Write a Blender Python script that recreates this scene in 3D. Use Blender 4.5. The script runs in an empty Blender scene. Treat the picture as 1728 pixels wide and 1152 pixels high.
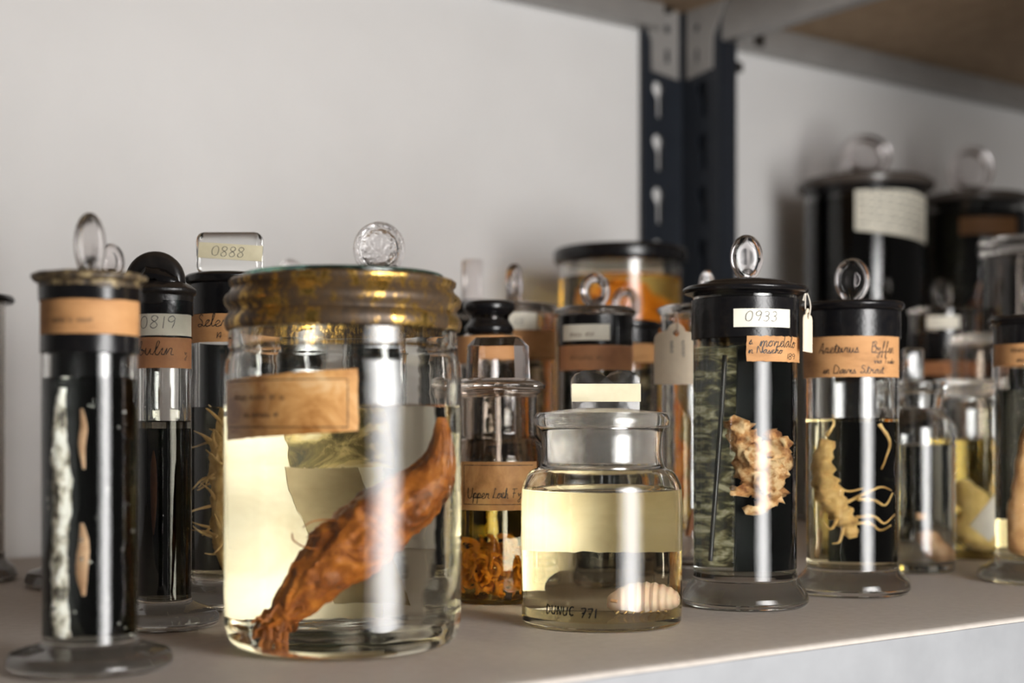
import bpy, bmesh, math, random
from mathutils import Vector, Matrix, noise
random.seed(7)
scene = bpy.context.scene
COL = scene.collection
PI = math.pi
R = math.radians

# ------------------------------------------------------------------ picture geometry (1728 x 1152 frame)
F, HC, CX, HY = 2450.0, 0.105, 864.0, 720.0      # focal length in px, camera height above the shelf, horizon
def XX(px, d): return (px - CX) / F * d
def ZZ(py, d): return HC + (HY - py) / F * d
def foot_depth(py): return F * HC / (py - HY)
U = Vector((1.345, 1.0, 0)).normalized()          # along the shelf
N = Vector((-U.y, U.x, 0))                        # towards the wall
ROT = math.atan2(U.y, U.x)

# ------------------------------------------------------------------ materials
def new_mat(name):
    m = bpy.data.materials.new(name); m.use_nodes = True
    nt = m.node_tree; b = nt.nodes['Principled BSDF']
    return m, nt, b
def sock(b, *names):
    for n in names:
        if n in b.inputs: return b.inputs[n]
def coords(nt, scale=(1, 1, 1)):
    tc = nt.nodes.new('ShaderNodeTexCoord'); mp = nt.nodes.new('ShaderNodeMapping')
    nt.links.new(tc.outputs['Object'], mp.inputs['Vector']); mp.inputs['Scale'].default_value = scale
    return mp.outputs['Vector']
def noise_tex(nt, vec, scale, detail=4, rough=.55, dist=0):
    n = nt.nodes.new('ShaderNodeTexNoise'); nt.links.new(vec, n.inputs['Vector'])
    n.inputs['Scale'].default_value = scale; n.inputs['Detail'].default_value = detail
    n.inputs['Roughness'].default_value = rough; n.inputs['Distortion'].default_value = dist
    return n.outputs['Fac']
def ramp(nt, fac, stops):
    r = nt.nodes.new('ShaderNodeValToRGB'); nt.links.new(fac, r.inputs['Fac'])
    e = r.color_ramp.elements
    while len(e) < len(stops): e.new(.5)
    for el, (p, c) in zip(e, stops):
        el.position = p; el.color = (c[0], c[1], c[2], 1) if not isinstance(c, (int, float)) else (c, c, c, 1)
    return r.outputs['Color']
def bump(nt, b, fac, strength, dist=.001):
    n = nt.nodes.new('ShaderNodeBump'); n.inputs['Strength'].default_value = strength; n.inputs['Distance'].default_value = dist
    nt.links.new(fac, n.inputs['Height']); nt.links.new(n.outputs['Normal'], b.inputs['Normal'])
def solid(name, stops, rough=.5, metal=0, scale=60, stretch=(1, 1, 1), bmp=0, detail=4, dist=0, spec=.5, sss=0, coat=0):
    """an opaque surface whose colour runs over STOPS along a noise"""
    m, nt, b = new_mat(name)
    if isinstance(stops, tuple): stops = [(.3, tuple(c * .86 for c in stops)), (.7, stops)]
    v = coords(nt, stretch); f = noise_tex(nt, v, scale, detail, .6, dist)
    nt.links.new(ramp(nt, f, stops), b.inputs['Base Color'])
    b.inputs['Roughness'].default_value = rough; b.inputs['Metallic'].default_value = metal
    sock(b, 'Specular IOR Level', 'Specular').default_value = spec
    if sss:
        sock(b, 'Subsurface Weight').default_value = sss; sock(b, 'Subsurface Radius').default_value = (1, .5, .3); sock(b, 'Subsurface Scale').default_value = .004
    if coat: sock(b, 'Coat Weight').default_value = coat; sock(b, 'Coat Roughness').default_value = .08
    if bmp: bump(nt, b, f, bmp)
    return m
GLASS = {}
def glass(name, color=(.97, .98, .97), ior=1.47, rough=0.0, wob=0, wscale=40, stretch=(1, 1, 1), diffuse=0):
    m, nt, b = new_mat(name)
    b.inputs['Base Color'].default_value = (*color, 1)
    sock(b, 'Transmission Weight', 'Transmission').default_value = 1 - diffuse
    b.inputs['IOR'].default_value = ior; b.inputs['Roughness'].default_value = rough
    if wob:
        f = noise_tex(nt, coords(nt, stretch), wscale, 2, .5); bump(nt, b, f, wob, .001)
    GLASS[m.name] = dict(color=color, rough=rough, wob=wob, wscale=wscale, stretch=stretch)
    return m
WET = {}
def wet(m, ior):
    """the same glass where it meets another medium: only the ratio of the two refractive indices counts"""
    k = (m.name, ior)
    if k not in WET: WET[k] = glass(m.name + '_wetted', ior=ior, **GLASS[m.name])
    return WET[k]
M = {}
M['glass'] = glass('clear_glass', (.96, .965, .955), wob=.16, wscale=70, stretch=(1, 1, .4))
M['glass_green'] = glass('greenish_glass', (.975, .982, .957), wob=.42, wscale=46, stretch=(.55, .55, 1.7))
M['glass_violet'] = glass('aged_violet_glass', (.95, .91, .91), rough=.06, wob=.12, wscale=70)
M['glass_brown'] = glass('aged_brown_glass', (.76, .70, .64), wob=.12, wscale=60)
M['glass_frost'] = glass('ground_frosted_glass', (.96, .92, .86), rough=.26, wob=.7, wscale=90, diffuse=.05)
M['glass_pressed'] = glass('pressed_glass_knob', (.93, .91, .91), rough=.05, wob=1.0, wscale=420)
M['glass_teal'] = glass('teal_glass_disc', (.30, .62, .54), rough=.05)
M['glint_bead'] = solid('silvery_glint_bead', (.80, .80, .78), .12, metal=.9)  # for the added beads that imitate glints
M['glass_knob'] = glass('frosted_violet_knob_glass', (.90, .87, .86), rough=.17, wob=.35, wscale=120)
M['glass_smoke'] = glass('smoky_glass', (.52, .49, .46), wob=.12, wscale=60)
M['liq_pale'] = glass('pale_straw_spirit', (.99, .945, .82), 1.36)
M['liq_yellow'] = glass('yellow_spirit', (.98, .885, .63), 1.36)
M['liq_olive'] = glass('olive_spirit', (.72, .65, .47), 1.36)
M['liq_clear'] = glass('clear_spirit', (.90, .92, .88), 1.36)
M['liq_amber'] = glass('amber_spirit', (.98, .70, .20), 1.36)
M['liq_gold'] = glass('golden_spirit', (.97, .83, .42), 1.36)
M['liq_lemon'] = glass('greenish_yellow_spirit', (.90, .80, .24), 1.36)
M['liq_dark'] = glass('dark_spirit', (.30, .28, .24), 1.36)
M['black'] = solid('black_lacquer', [(.35, (.004, .004, .005)), (.66, (.008, .007, .007)), (.78, (.05, .038, .03))], .22, scale=160, bmp=.25, spec=.4)
M['wax'] = solid('black_wax', [(.4, (.008, .007, .007)), (.68, (.02, .016, .014)), (.74, (.16, .11, .06))], .32, scale=120, bmp=.5)
M['wax_stained'] = solid('stained_wax_rim', [(.36, (.012, .010, .009)), (.52, (.09, .06, .03)), (.68, (.34, .26, .13))], .5, scale=230, bmp=.8)
M['blacking'] = solid('black_backing', [(.4, (.0015, .002, .002)), (.72, (.004, .005, .0045)), (.82, (.03, .03, .018))], .3, scale=90, bmp=.05, spec=.05)
M['backing_olive'] = solid('olive_backing_with_glints', [(.36, (.012, .014, .007)), (.47, (.06, .058, .025)), (.54, (.34, .30, .14)), (.64, (.85, .80, .55))], .6, scale=150, stretch=(1, 1, 1.1), bmp=.3, detail=8, dist=.6)  # pale mottles paint caustic sparkles into the olive backing
M['label'] = solid('brown_label_paper', [(.25, (.28, .13, .045)), (.5, (.47, .235, .09)), (.8, (.56, .30, .125))], .75, scale=45, stretch=(1, 1, 2.5), detail=8)
M['label_dim'] = solid('stained_label_paper', [(.30, (.22, .09, .028)), (.5, (.42, .21, .075)), (.68, (.56, .33, .14))], .6, scale=38, detail=8, dist=1.2)
M['label_shaded'] = solid('shade_darkened_label', (.17, .075, .022), .7)  # orange label paper with the shade at back right painted into its colour
M['label_old'] = solid('varnished_old_label', [(.32, (.30, .115, .022)), (.5, (.58, .30, .10)), (.62, (.70, .45, .22))], .42, scale=30, detail=8, dist=1.6, coat=.4)
M['label_red'] = solid('reddish_label_paper', [(.3, (.30, .13, .06)), (.55, (.47, .22, .10)), (.8, (.56, .27, .12))], .7, scale=40, detail=7)
M['white'] = solid('cream_label_paper', (.80, .76, .64), .7, scale=80, detail=6)
M['tape'] = solid('yellowed_tape', [(.3, (.54, .48, .32)), (.7, (.68, .62, .44))], .45, scale=60)
M['tag'] = solid('buff_tag_card', [(.3, (.72, .60, .45)), (.7, (.84, .72, .55))], .8, scale=70)
M['back_shade'] = solid('shadow_on_back_paper', [(.3, (.34, .27, .15)), (.7, (.50, .41, .25))], .8, scale=60, detail=8)  # shadow on the big jar's back label, painted as tan
M['back_gold'] = solid('mottled_gold_paper', [(.36, (.05, .045, .02)), (.5, (.24, .19, .07)), (.58, (.70, .56, .24)), (.7, (.88, .80, .52))], .7, scale=70, detail=9, dist=.7)  # mottles run from dark olive to pale gold
M['back_paper'] = solid('cream_paper_on_back', [(.3, (.74, .66, .46)), (.55, (.90, .85, .68)), (.8, (.95, .91, .78))], .8, scale=35, detail=7, dist=.5)
M['string'] = solid('cotton_string', (.62, .56, .48), .9, scale=600)
M['ink'] = solid('brown_black_ink', (.02, .014, .012), .6)
M['ink_black'] = solid('black_marker_ink', (.004, .004, .004), .7, spec=.1)
M['ink_faint'] = solid('faded_ink', (.20, .12, .06), .7)
M['pencil'] = solid('pencil_grey', (.13, .125, .115), .6)
M['brass'] = None
def brass():
    m, nt, b = new_mat('rusted_brass')
    v = coords(nt, (1.5, 1.5, .8)); f = noise_tex(nt, v, 58, 10, .74, .3); g = noise_tex(nt, v, 190, 5, .6)
    nt.links.new(ramp(nt, f, [(.36, (.05, .034, .022)), (.485, (.10, .06, .03)), (.545, (.50, .30, .07)), (.66, (.90, .64, .20))]), b.inputs['Base Color'])
    nt.links.new(ramp(nt, f, [(.46, .35), (.56, 1.0)]), b.inputs['Metallic'])
    nt.links.new(ramp(nt, f, [(.42, .48), (.58, .2)]), b.inputs['Roughness'])
    bump(nt, b, g, .35, .0008); return m
M['brass'] = brass()
M['rod'] = solid('black_rod', (.012, .012, .012), .4)
M['wall'] = solid('white_wall_paint', [(.3, (.735, .725, .715)), (.7, (.775, .765, .755))], .82, scale=9, bmp=.06, detail=9)
M['shelf'] = solid('pale_shelf_laminate', [(.3, (.42, .375, .335)), (.7, (.485, .44, .395))], .62, scale=160, detail=9, bmp=.06, spec=.3)
M['edge'] = solid('white_edge_strip', (.275, .28, .29), .5, scale=30)
M['edge_paper'] = solid('cream_liner_edge', (.84, .79, .70), .6, scale=60)
M['steel'] = solid('grey_painted_steel', (.36, .345, .33), .42, metal=.3, scale=25)
M['post'] = solid('blue_black_steel', (.016, .02, .028), .38, scale=40)
M['bolt'] = solid('dark_bolt_steel', (.05, .045, .04), .4, metal=.6)
M['board'] = solid('brown_fibreboard', [(.3, (.30, .20, .12)), (.7, (.40, .28, .17))], .8, scale=50, detail=9)
M['floor'] = solid('grey_floor', (.18, .17, .16), .6, scale=6)
M['sp_orange'] = solid('orange_brown_tissue', [(.32, (.085, .022, .005)), (.46, (.25, .07, .010)), (.58, (.42, .135, .018)), (.72, (.58, .23, .045))], .45, scale=85, bmp=.9, detail=10, dist=.8)
M['sp_dark'] = solid('dark_brown_fibre', (.16, .05, .012), .6, scale=80)
M['sp_pale'] = solid('pale_pink_shell', [(.3, (.74, .56, .52)), (.6, (.88, .76, .74)), (.8, (.92, .83, .82))], .45, scale=60, sss=.3)
M['sp_coral'] = solid('pinkish_coral_tissue', [(.34, (.26, .09, .025)), (.47, (.60, .29, .10)), (.58, (.84, .58, .31))], .6, scale=170, detail=8, bmp=.5)
M['sp_tan'] = solid('tan_crustacean_shell', [(.3, (.36, .22, .09)), (.5, (.60, .42, .20)), (.72, (.76, .60, .36))], .55, scale=110, detail=6, bmp=.3)
M['sp_cream'] = solid('cream_feathery_tissue', [(.3, (.60, .47, .27)), (.6, (.84, .72, .50)), (.8, (.90, .82, .64))], .6, scale=90)
M['sp_white'] = solid('white_speckled_tissue', [(.38, (.06, .05, .035)), (.46, (.55, .50, .40)), (.56, (.93, .91, .85))], .5, scale=230, stretch=(1, 1, .6), detail=8, bmp=.5)
M['sp_shrimp'] = solid('orange_shrimp_shell', [(.3, (.80, .32, .06)), (.6, (.92, .52, .16)), (.8, (.95, .66, .30))], .45, scale=200)
M['sp_mass'] = solid('amber_orange_tissue', [(.32, (.50, .15, .012)), (.5, (.78, .33, .04)), (.68, (.88, .52, .12))], .6, scale=35, detail=8, bmp=.5)
M['ground'] = None
def ground():
    m, nt, b = new_mat('ground_glass_base'); b.inputs['Base Color'].default_value = (.11, .085, .065, 1); b.inputs['Roughness'].default_value = .6
    sock(b, 'Transmission Weight', 'Transmission').default_value = .45; b.inputs['IOR'].default_value = 1.47; return m
M['ground'] = ground()
M['grey_lid'] = solid('grey_brown_glass_lid', (.085, .07, .06), .25, scale=80)
M['sp_pink'] = solid('pinkish_brown_tissue', [(.3, (.42, .22, .11)), (.55, (.70, .44, .26)), (.75, (.82, .62, .44))], .55, scale=70, detail=7)

# ------------------------------------------------------------------ mesh helpers
def finish(name, verts, faces, mat, parent=None, smooth=True, recalc=True, angle=38):
    me = bpy.data.meshes.new(name); me.from_pydata([tuple(v) for v in verts], [], faces)
    return finish_mesh(name, me, mat, parent, smooth, recalc, angle)
def finish_mesh(name, me, mat, parent=None, smooth=True, recalc=True, angle=38):
    bm = bmesh.new(); bm.from_mesh(me)
    if recalc: bmesh.ops.recalc_face_normals(bm, faces=bm.faces)
    for f in bm.faces: f.smooth = smooth
    bm.to_mesh(me); bm.free()
    if smooth: me.set_sharp_from_angle(angle=R(angle))
    if mat: me.materials.append(mat)
    o = bpy.data.objects.new(name, me); COL.objects.link(o)
    if parent: o.parent = parent
    return o
def tag(o, label, cat, group=None, kind=None):
    o['label'] = label
    if cat: o['category'] = cat
    if group: o['group'] = group
    if kind: o['kind'] = kind
    return o
def thing(name, label, cat, loc, rz=0, group=None, kind=None):
    o = bpy.data.objects.new(name, None); COL.objects.link(o); o.empty_display_size = .02
    o.location = loc; o.rotation_euler = (0, 0, rz)
    return tag(o, label, cat, group, kind)
def rounded(pts, rr=.0012, n=4):
    """round the corners of an open (r, z) profile"""
    out = [pts[0]]
    for i in range(1, len(pts) - 1):
        a, p, b = Vector(pts[i - 1]), Vector(pts[i]), Vector(pts[i + 1])
        k = pts[i][2] if len(pts[i]) > 2 else rr
        a, p, b = a.to_2d() if len(a) > 2 else a, p.to_2d() if len(p) > 2 else p, b.to_2d() if len(b) > 2 else b
        la, lb = (a - p).length, (b - p).length
        if la < 1e-6 or lb < 1e-6: continue
        k = min(k, la * .48, lb * .48)
        if k < 1e-5: out.append(tuple(p)); continue
        A, B = p + (a - p) / la * k, p + (b - p) / lb * k
        for t in range(n + 1):
            t /= n; q = A * (1 - t) ** 2 + p * 2 * t * (1 - t) + B * t * t; out.append(tuple(q))
    out.append(pts[-1][:2]); return [(max(0, q[0]), q[1]) for q in out]
def lathe(name, prof, mat, parent=None, seg=72, wob=0, seed=0, closed=False):
    """turn a profile; end points on the axis close it; CLOSED joins last to first (a ring)"""
    verts, rings = [], []
    for k, (r, z) in enumerate(prof):
        if r < 1e-6: rings.append([len(verts)]); verts.append((0, 0, z)); continue
        ring = []
        for i in range(seg):
            a = 2 * PI * i / seg; q = r
            zz = z
            if wob:
                q += wob * noise.noise(Vector((math.cos(a) * 1.7, math.sin(a) * 1.7, z * 90 + seed)))
                zz += wob * .7 * noise.noise(Vector((math.cos(a) * 2.6, math.sin(a) * 2.6, seed + 9 + k * .2)))
            ring.append(len(verts)); verts.append((q * math.cos(a), q * math.sin(a), zz))
        rings.append(ring)
    faces = []
    pairs = list(zip(rings, rings[1:]))
    if closed: pairs.append((rings[-1], rings[0]))
    for A, B in pairs:
        if len(A) == 1 and len(B) == 1: continue
        for i in range(seg):
            j = (i + 1) % seg
            if len(A) == 1: faces.append((A[0], B[j], B[i]))
            elif len(B) == 1: faces.append((A[i], A[j], B[0]))
            else: faces.append((A[i], A[j], B[j], B[i]))
    return finish(name, verts, faces, mat, parent)
def box(name, lo, hi, mat, parent=None, bev=0, seg=2, smooth=True):
    bm = bmesh.new(); bmesh.ops.create_cube(bm, size=1)
    for v in bm.verts: v.co = Vector(((lo[i] + hi[i]) / 2 + v.co[i] * (hi[i] - lo[i]) for i in range(3)))
    if bev: bmesh.ops.bevel(bm, geom=list(bm.edges), offset=bev, segments=seg, affect='EDGES', profile=.5)
    me = bpy.data.meshes.new(name); bm.to_mesh(me); bm.free()
    return finish_mesh(name, me, mat, parent, smooth, angle=30)
def catmull(pts, n=6):
    pts = [Vector(p) for p in pts]
    if len(pts) < 3: return pts
    P = [pts[0] * 2 - pts[1]] + pts + [pts[-1] * 2 - pts[-2]]; out = []
    for i in range(1, len(P) - 2):
        a, b, c, d = P[i - 1:i + 3]
        for k in range(n):
            t = k / n
            out.append(.5 * ((2 * b) + (c - a) * t + (2 * a - 5 * b + 4 * c - d) * t * t + (3 * b - a - 3 * c + d) * t ** 3))
    out.append(pts[-1]); return out
def tube_geo(path, radii, seg=10, verts=None, faces=None, flat=1.0, up=Vector((0, 1, 0)), jag=0, seed=0, ns=120):
    verts = [] if verts is None else verts; faces = [] if faces is None else faces
    n = len(path); rings = []
    for i, p in enumerate(path):
        t = (path[min(i + 1, n - 1)] - path[max(i - 1, 0)]).normalized()
        s = t.cross(up)
        if s.length < 1e-4: s = t.cross(Vector((1, 0, 0)))
        s.normalize(); w = s.cross(t)
        r = radii(i / (n - 1)) if callable(radii) else radii
        ring = []
        for k in range(seg):
            a = 2 * PI * k / seg; q = r
            off = s * math.cos(a) + w * math.sin(a) * flat
            if jag: q *= 1 + jag * noise.fractal(p * ns * .25 + off * 1.6 + Vector((seed, 0, 0)), .6, 2.0, 4)
            ring.append(len(verts)); verts.append(p + off * q)
        rings.append(ring)
    for A, B in zip(rings, rings[1:]):
        for k in range(seg):
            j = (k + 1) % seg; faces.append((A[k], A[j], B[j], B[k]))
    faces.append(tuple(rings[0][::-1])); faces.append(tuple(rings[-1]))
    return verts, faces
def tube(name, pts, radii, mat, parent=None, seg=10, n=6, **kw):
    v, f = tube_geo(catmull(pts, n), radii, seg, **kw)
    return finish(name, v, f, mat, parent, angle=70)
def polyplate(name, loops, thick, mat, parent, to):
    """a flat plate with holes: LOOPS[0] is the outline, the rest holes, in (s, t); TO maps (s, t, k) to local space, k in 0..thick"""
    cu = bpy.data.curves.new('plate', 'CURVE'); cu.dimensions = '2D'; cu.fill_mode = 'BOTH'; cu.extrude = .5
    for lp in loops:
        s = cu.splines.new('POLY'); s.points.add(len(lp) - 1); s.use_cyclic_u = True
        for q, (a, b) in zip(s.points, lp): q.co = (a, b, 0, 1)
    ob = bpy.data.objects.new('plate', cu); COL.objects.link(ob)
    me = bpy.data.meshes.new_from_object(ob.evaluated_get(bpy.context.evaluated_depsgraph_get()))
    bpy.data.objects.remove(ob); bpy.data.curves.remove(cu)
    for v in me.vertices: v.co = to(v.co.x, v.co.y, (v.co.z + .5) * thick)
    me.name = name; me.materials.clear()
    bm = bmesh.new(); bm.from_mesh(me); bmesh.ops.remove_doubles(bm, verts=bm.verts, dist=1e-6); bm.to_mesh(me); bm.free()
    return finish_mesh(name, me, mat, parent, smooth=False)
def circle(cx, cy, r, n=16): return [(cx + r * math.cos(2 * PI * i / n), cy + r * math.sin(2 * PI * i / n)) for i in range(n)]
def blob(name, balls, mat, parent=None, res=.0012, amp=0, freq=150, seed=0, octv=4, fold=0, fat=1.25, sub=0, lim=0, zmin=None, zmax=9):
    """one continuous soft body grown round BALLS (x, y, z, r), its skin roughened"""
    mb = bpy.data.metaballs.new('soft'); mb.resolution = mb.render_resolution = res; mb.threshold = .08
    ob = bpy.data.objects.new('soft', mb); COL.objects.link(ob)
    for x, y, z, r in balls:
        e = mb.elements.new(); e.co = (x, y, z); e.radius = r * fat; e.stiffness = 2
    me = bpy.data.meshes.new_from_object(ob.evaluated_get(bpy.context.evaluated_depsgraph_get()))
    bpy.data.objects.remove(ob); bpy.data.metaballs.remove(mb)
    bm = bmesh.new(); bm.from_mesh(me)
    for _ in range(sub): bmesh.ops.subdivide_edges(bm, edges=bm.edges, cuts=1, use_grid_fill=True, smooth=.5)
    bm.normal_update()
    if amp:
        for v in bm.verts:
            d = noise.fractal(v.co * freq + Vector((seed, 0, 0)), .7, 2.0, octv)
            if fold: d = (1 - abs(d) * 2.4) * fold + d * (1 - fold)
            v.co += v.normal * amp * d
    if zmin is not None:
        for v in bm.verts: v.co.z = min(zmax, max(v.co.z, zmin))
    if lim:
        for v in bm.verts:
            q = math.hypot(v.co.x, v.co.y)
            if q > lim: v.co.x *= lim / q; v.co.y *= lim / q
    bm.to_mesh(me); bm.free(); me.name = name; me.materials.clear()
    return finish_mesh(name, me, mat, parent, angle=80)

# ------------------------------------------------------------------ handwriting
G = {'0': "35 100,10 85,0 50,10 12,35 0,60 12,68 50,58 88,35 100", '1': "20 100,20 0", '2': "5 75,25 100,55 90,55 65,5 0,65 0",
 '3': "5 90,30 100,55 85,50 60,25 52,55 45,60 18,35 0,5 10", '4': "45 0,45 100,0 35,65 35", '7': "0 95,60 95,25 0;15 48,55 48",
 '8': "35 52,10 70,15 95,40 100,60 85,50 62,20 42,5 20,20 0,45 0,62 20,50 42,35 52", '9': "60 80,40 100,10 85,10 60,35 50,60 70,60 85,58 40,45 0",
 'D': "5 0,8 100,35 95,60 70,60 35,35 5,0 0", 'U': "0 100,3 25,25 0,50 10,60 40,62 100", 'N': "0 0,5 100,52 0,60 100", 'C': "60 90,35 100,10 80,2 50,10 15,35 0,62 10",
 'a': "0 8,25 48,45 50,15 40,8 15,22 0,45 40,48 50,46 8,60 0", 'b': "0 5,25 60,30 100,18 95,15 20,28 0,48 15,42 42,28 38,60 30",
 'c': "0 5,40 45,22 50,8 25,20 0,50 8", 'd': "0 8,40 48,20 48,8 20,22 0,45 30,52 100,48 8,62 2", 'e': "0 10,25 20,42 38,28 50,10 30,15 5,32 0,52 10",
 'f': "0 0,25 50,38 95,28 100,20 60,15 -40,8 -35,22 0,45 10", 'h': "0 0,22 60,28 100,15 90,12 0,28 45,42 45,42 5,60 2", 'i': "0 5,18 50,16 5,32 2",
 'l': "0 5,25 70,28 100,16 95,14 10,35 2", 'm': "0 5,10 50,10 0,22 45,35 45,34 0,46 45,60 45,58 5,72 2", 'n': "0 5,10 50,10 0,25 45,40 45,38 5,55 2",
 'o': "0 10,30 50,10 38,8 10,25 0,42 20,38 45,60 42", 'p': "0 5,14 50,8 -50,14 20,30 50,45 35,35 5,15 8,55 5", 'r': "0 5,15 50,18 40,38 48,36 10,55 2",
 's': "0 5,22 50,20 35,34 15,18 0,5 5,45 2", 't': "0 5,20 90,16 8,40 2;2 62,38 64", 'u': "0 10,8 50,10 8,25 0,40 45,40 8,58 2", 'v': "0 30,10 50,20 0,40 48,58 42",
 'w': "0 30,8 50,15 0,30 40,42 0,58 45", 'x': "0 5,40 50;5 50,42 0", 'y': "0 40,10 50,15 20,35 48,38 10,25 -45,8 -30,50 5",
 'S': "48 88,25 100,8 75,45 42,42 8,15 0,0 15,30 20,60 5", 'A': "0 0,25 60,45 100,48 50,50 0;10 35,62 20", 'B': "8 0,12 95;0 90,40 100,48 75,15 55,50 45,50 12,10 0",
 'L': "45 85,28 100,22 50,5 5,25 8,58 0", 'F': "0 95,60 100;25 98,20 0;10 50,45 52", 'V': "0 100,22 0,50 100", 'T': "0 95,60 100;30 98,28 0", '.': "5 0,8 4", '-': "0 35,35 38"}
def strokes(text, h, slant=.12, join=True, track=.10):
    """polylines (s, t) of TEXT, capital height H, starting at the origin; also its width"""
    out, x, prev = [], 0, None; rng = random.Random(text)
    for ch in text:
        if ch == ' ': x += .45; prev = None; continue
        polys = [[tuple(float(c) / 100 for c in q.split()) for q in p.split(',')] for p in G[ch].split(';')]
        w = max(q[0] for p in polys for q in p); jy = rng.uniform(-.03, .03)
        for k, p in enumerate(polys):
            q = [(x + a + slant * b, b + jy) for a, b in p]
            if join and k == 0 and prev is not None and ch.islower(): out[prev].extend(q)
            else:
                out.append(q)
            if k == 0 and (ch.islower() or ch in 'SLABDN'): prev = len(out) - 1
        if not ch.islower() and ch not in 'SLABDN': prev = None
        x += w + (track if not (join and ch.islower()) else .0)
    return [[(a * h, b * h) for a, b in p] for p in out], x * h
def ink(name, lines, w, mat, parent, to):
    """flat pen strokes; TO maps (s, t) on the paper to local space"""
    v, f = [], []
    for p in lines:
        pts = catmull([(a, b, 0) for a, b in p], 5); n = len(pts)
        if n < 2: continue
        prev = None
        for i, q in enumerate(pts):
            t = pts[min(i + 1, n - 1)] - pts[max(i - 1, 0)]
            if t.length < 1e-9: continue
            t.normalize(); s = Vector((-t.y, t.x, 0)); ww = w * (.75 + .5 * noise.noise(q * 900))
            A, B = q + s * ww / 2, q - s * ww / 2
            cur = (len(v), len(v) + 1); v += [to(A.x, A.y), to(B.x, B.y)]
            if prev: f.append((prev[0], cur[0], cur[1], prev[1]))
            prev = cur
    return finish(name, v, f, mat, parent, smooth=False, recalc=False)

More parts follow.
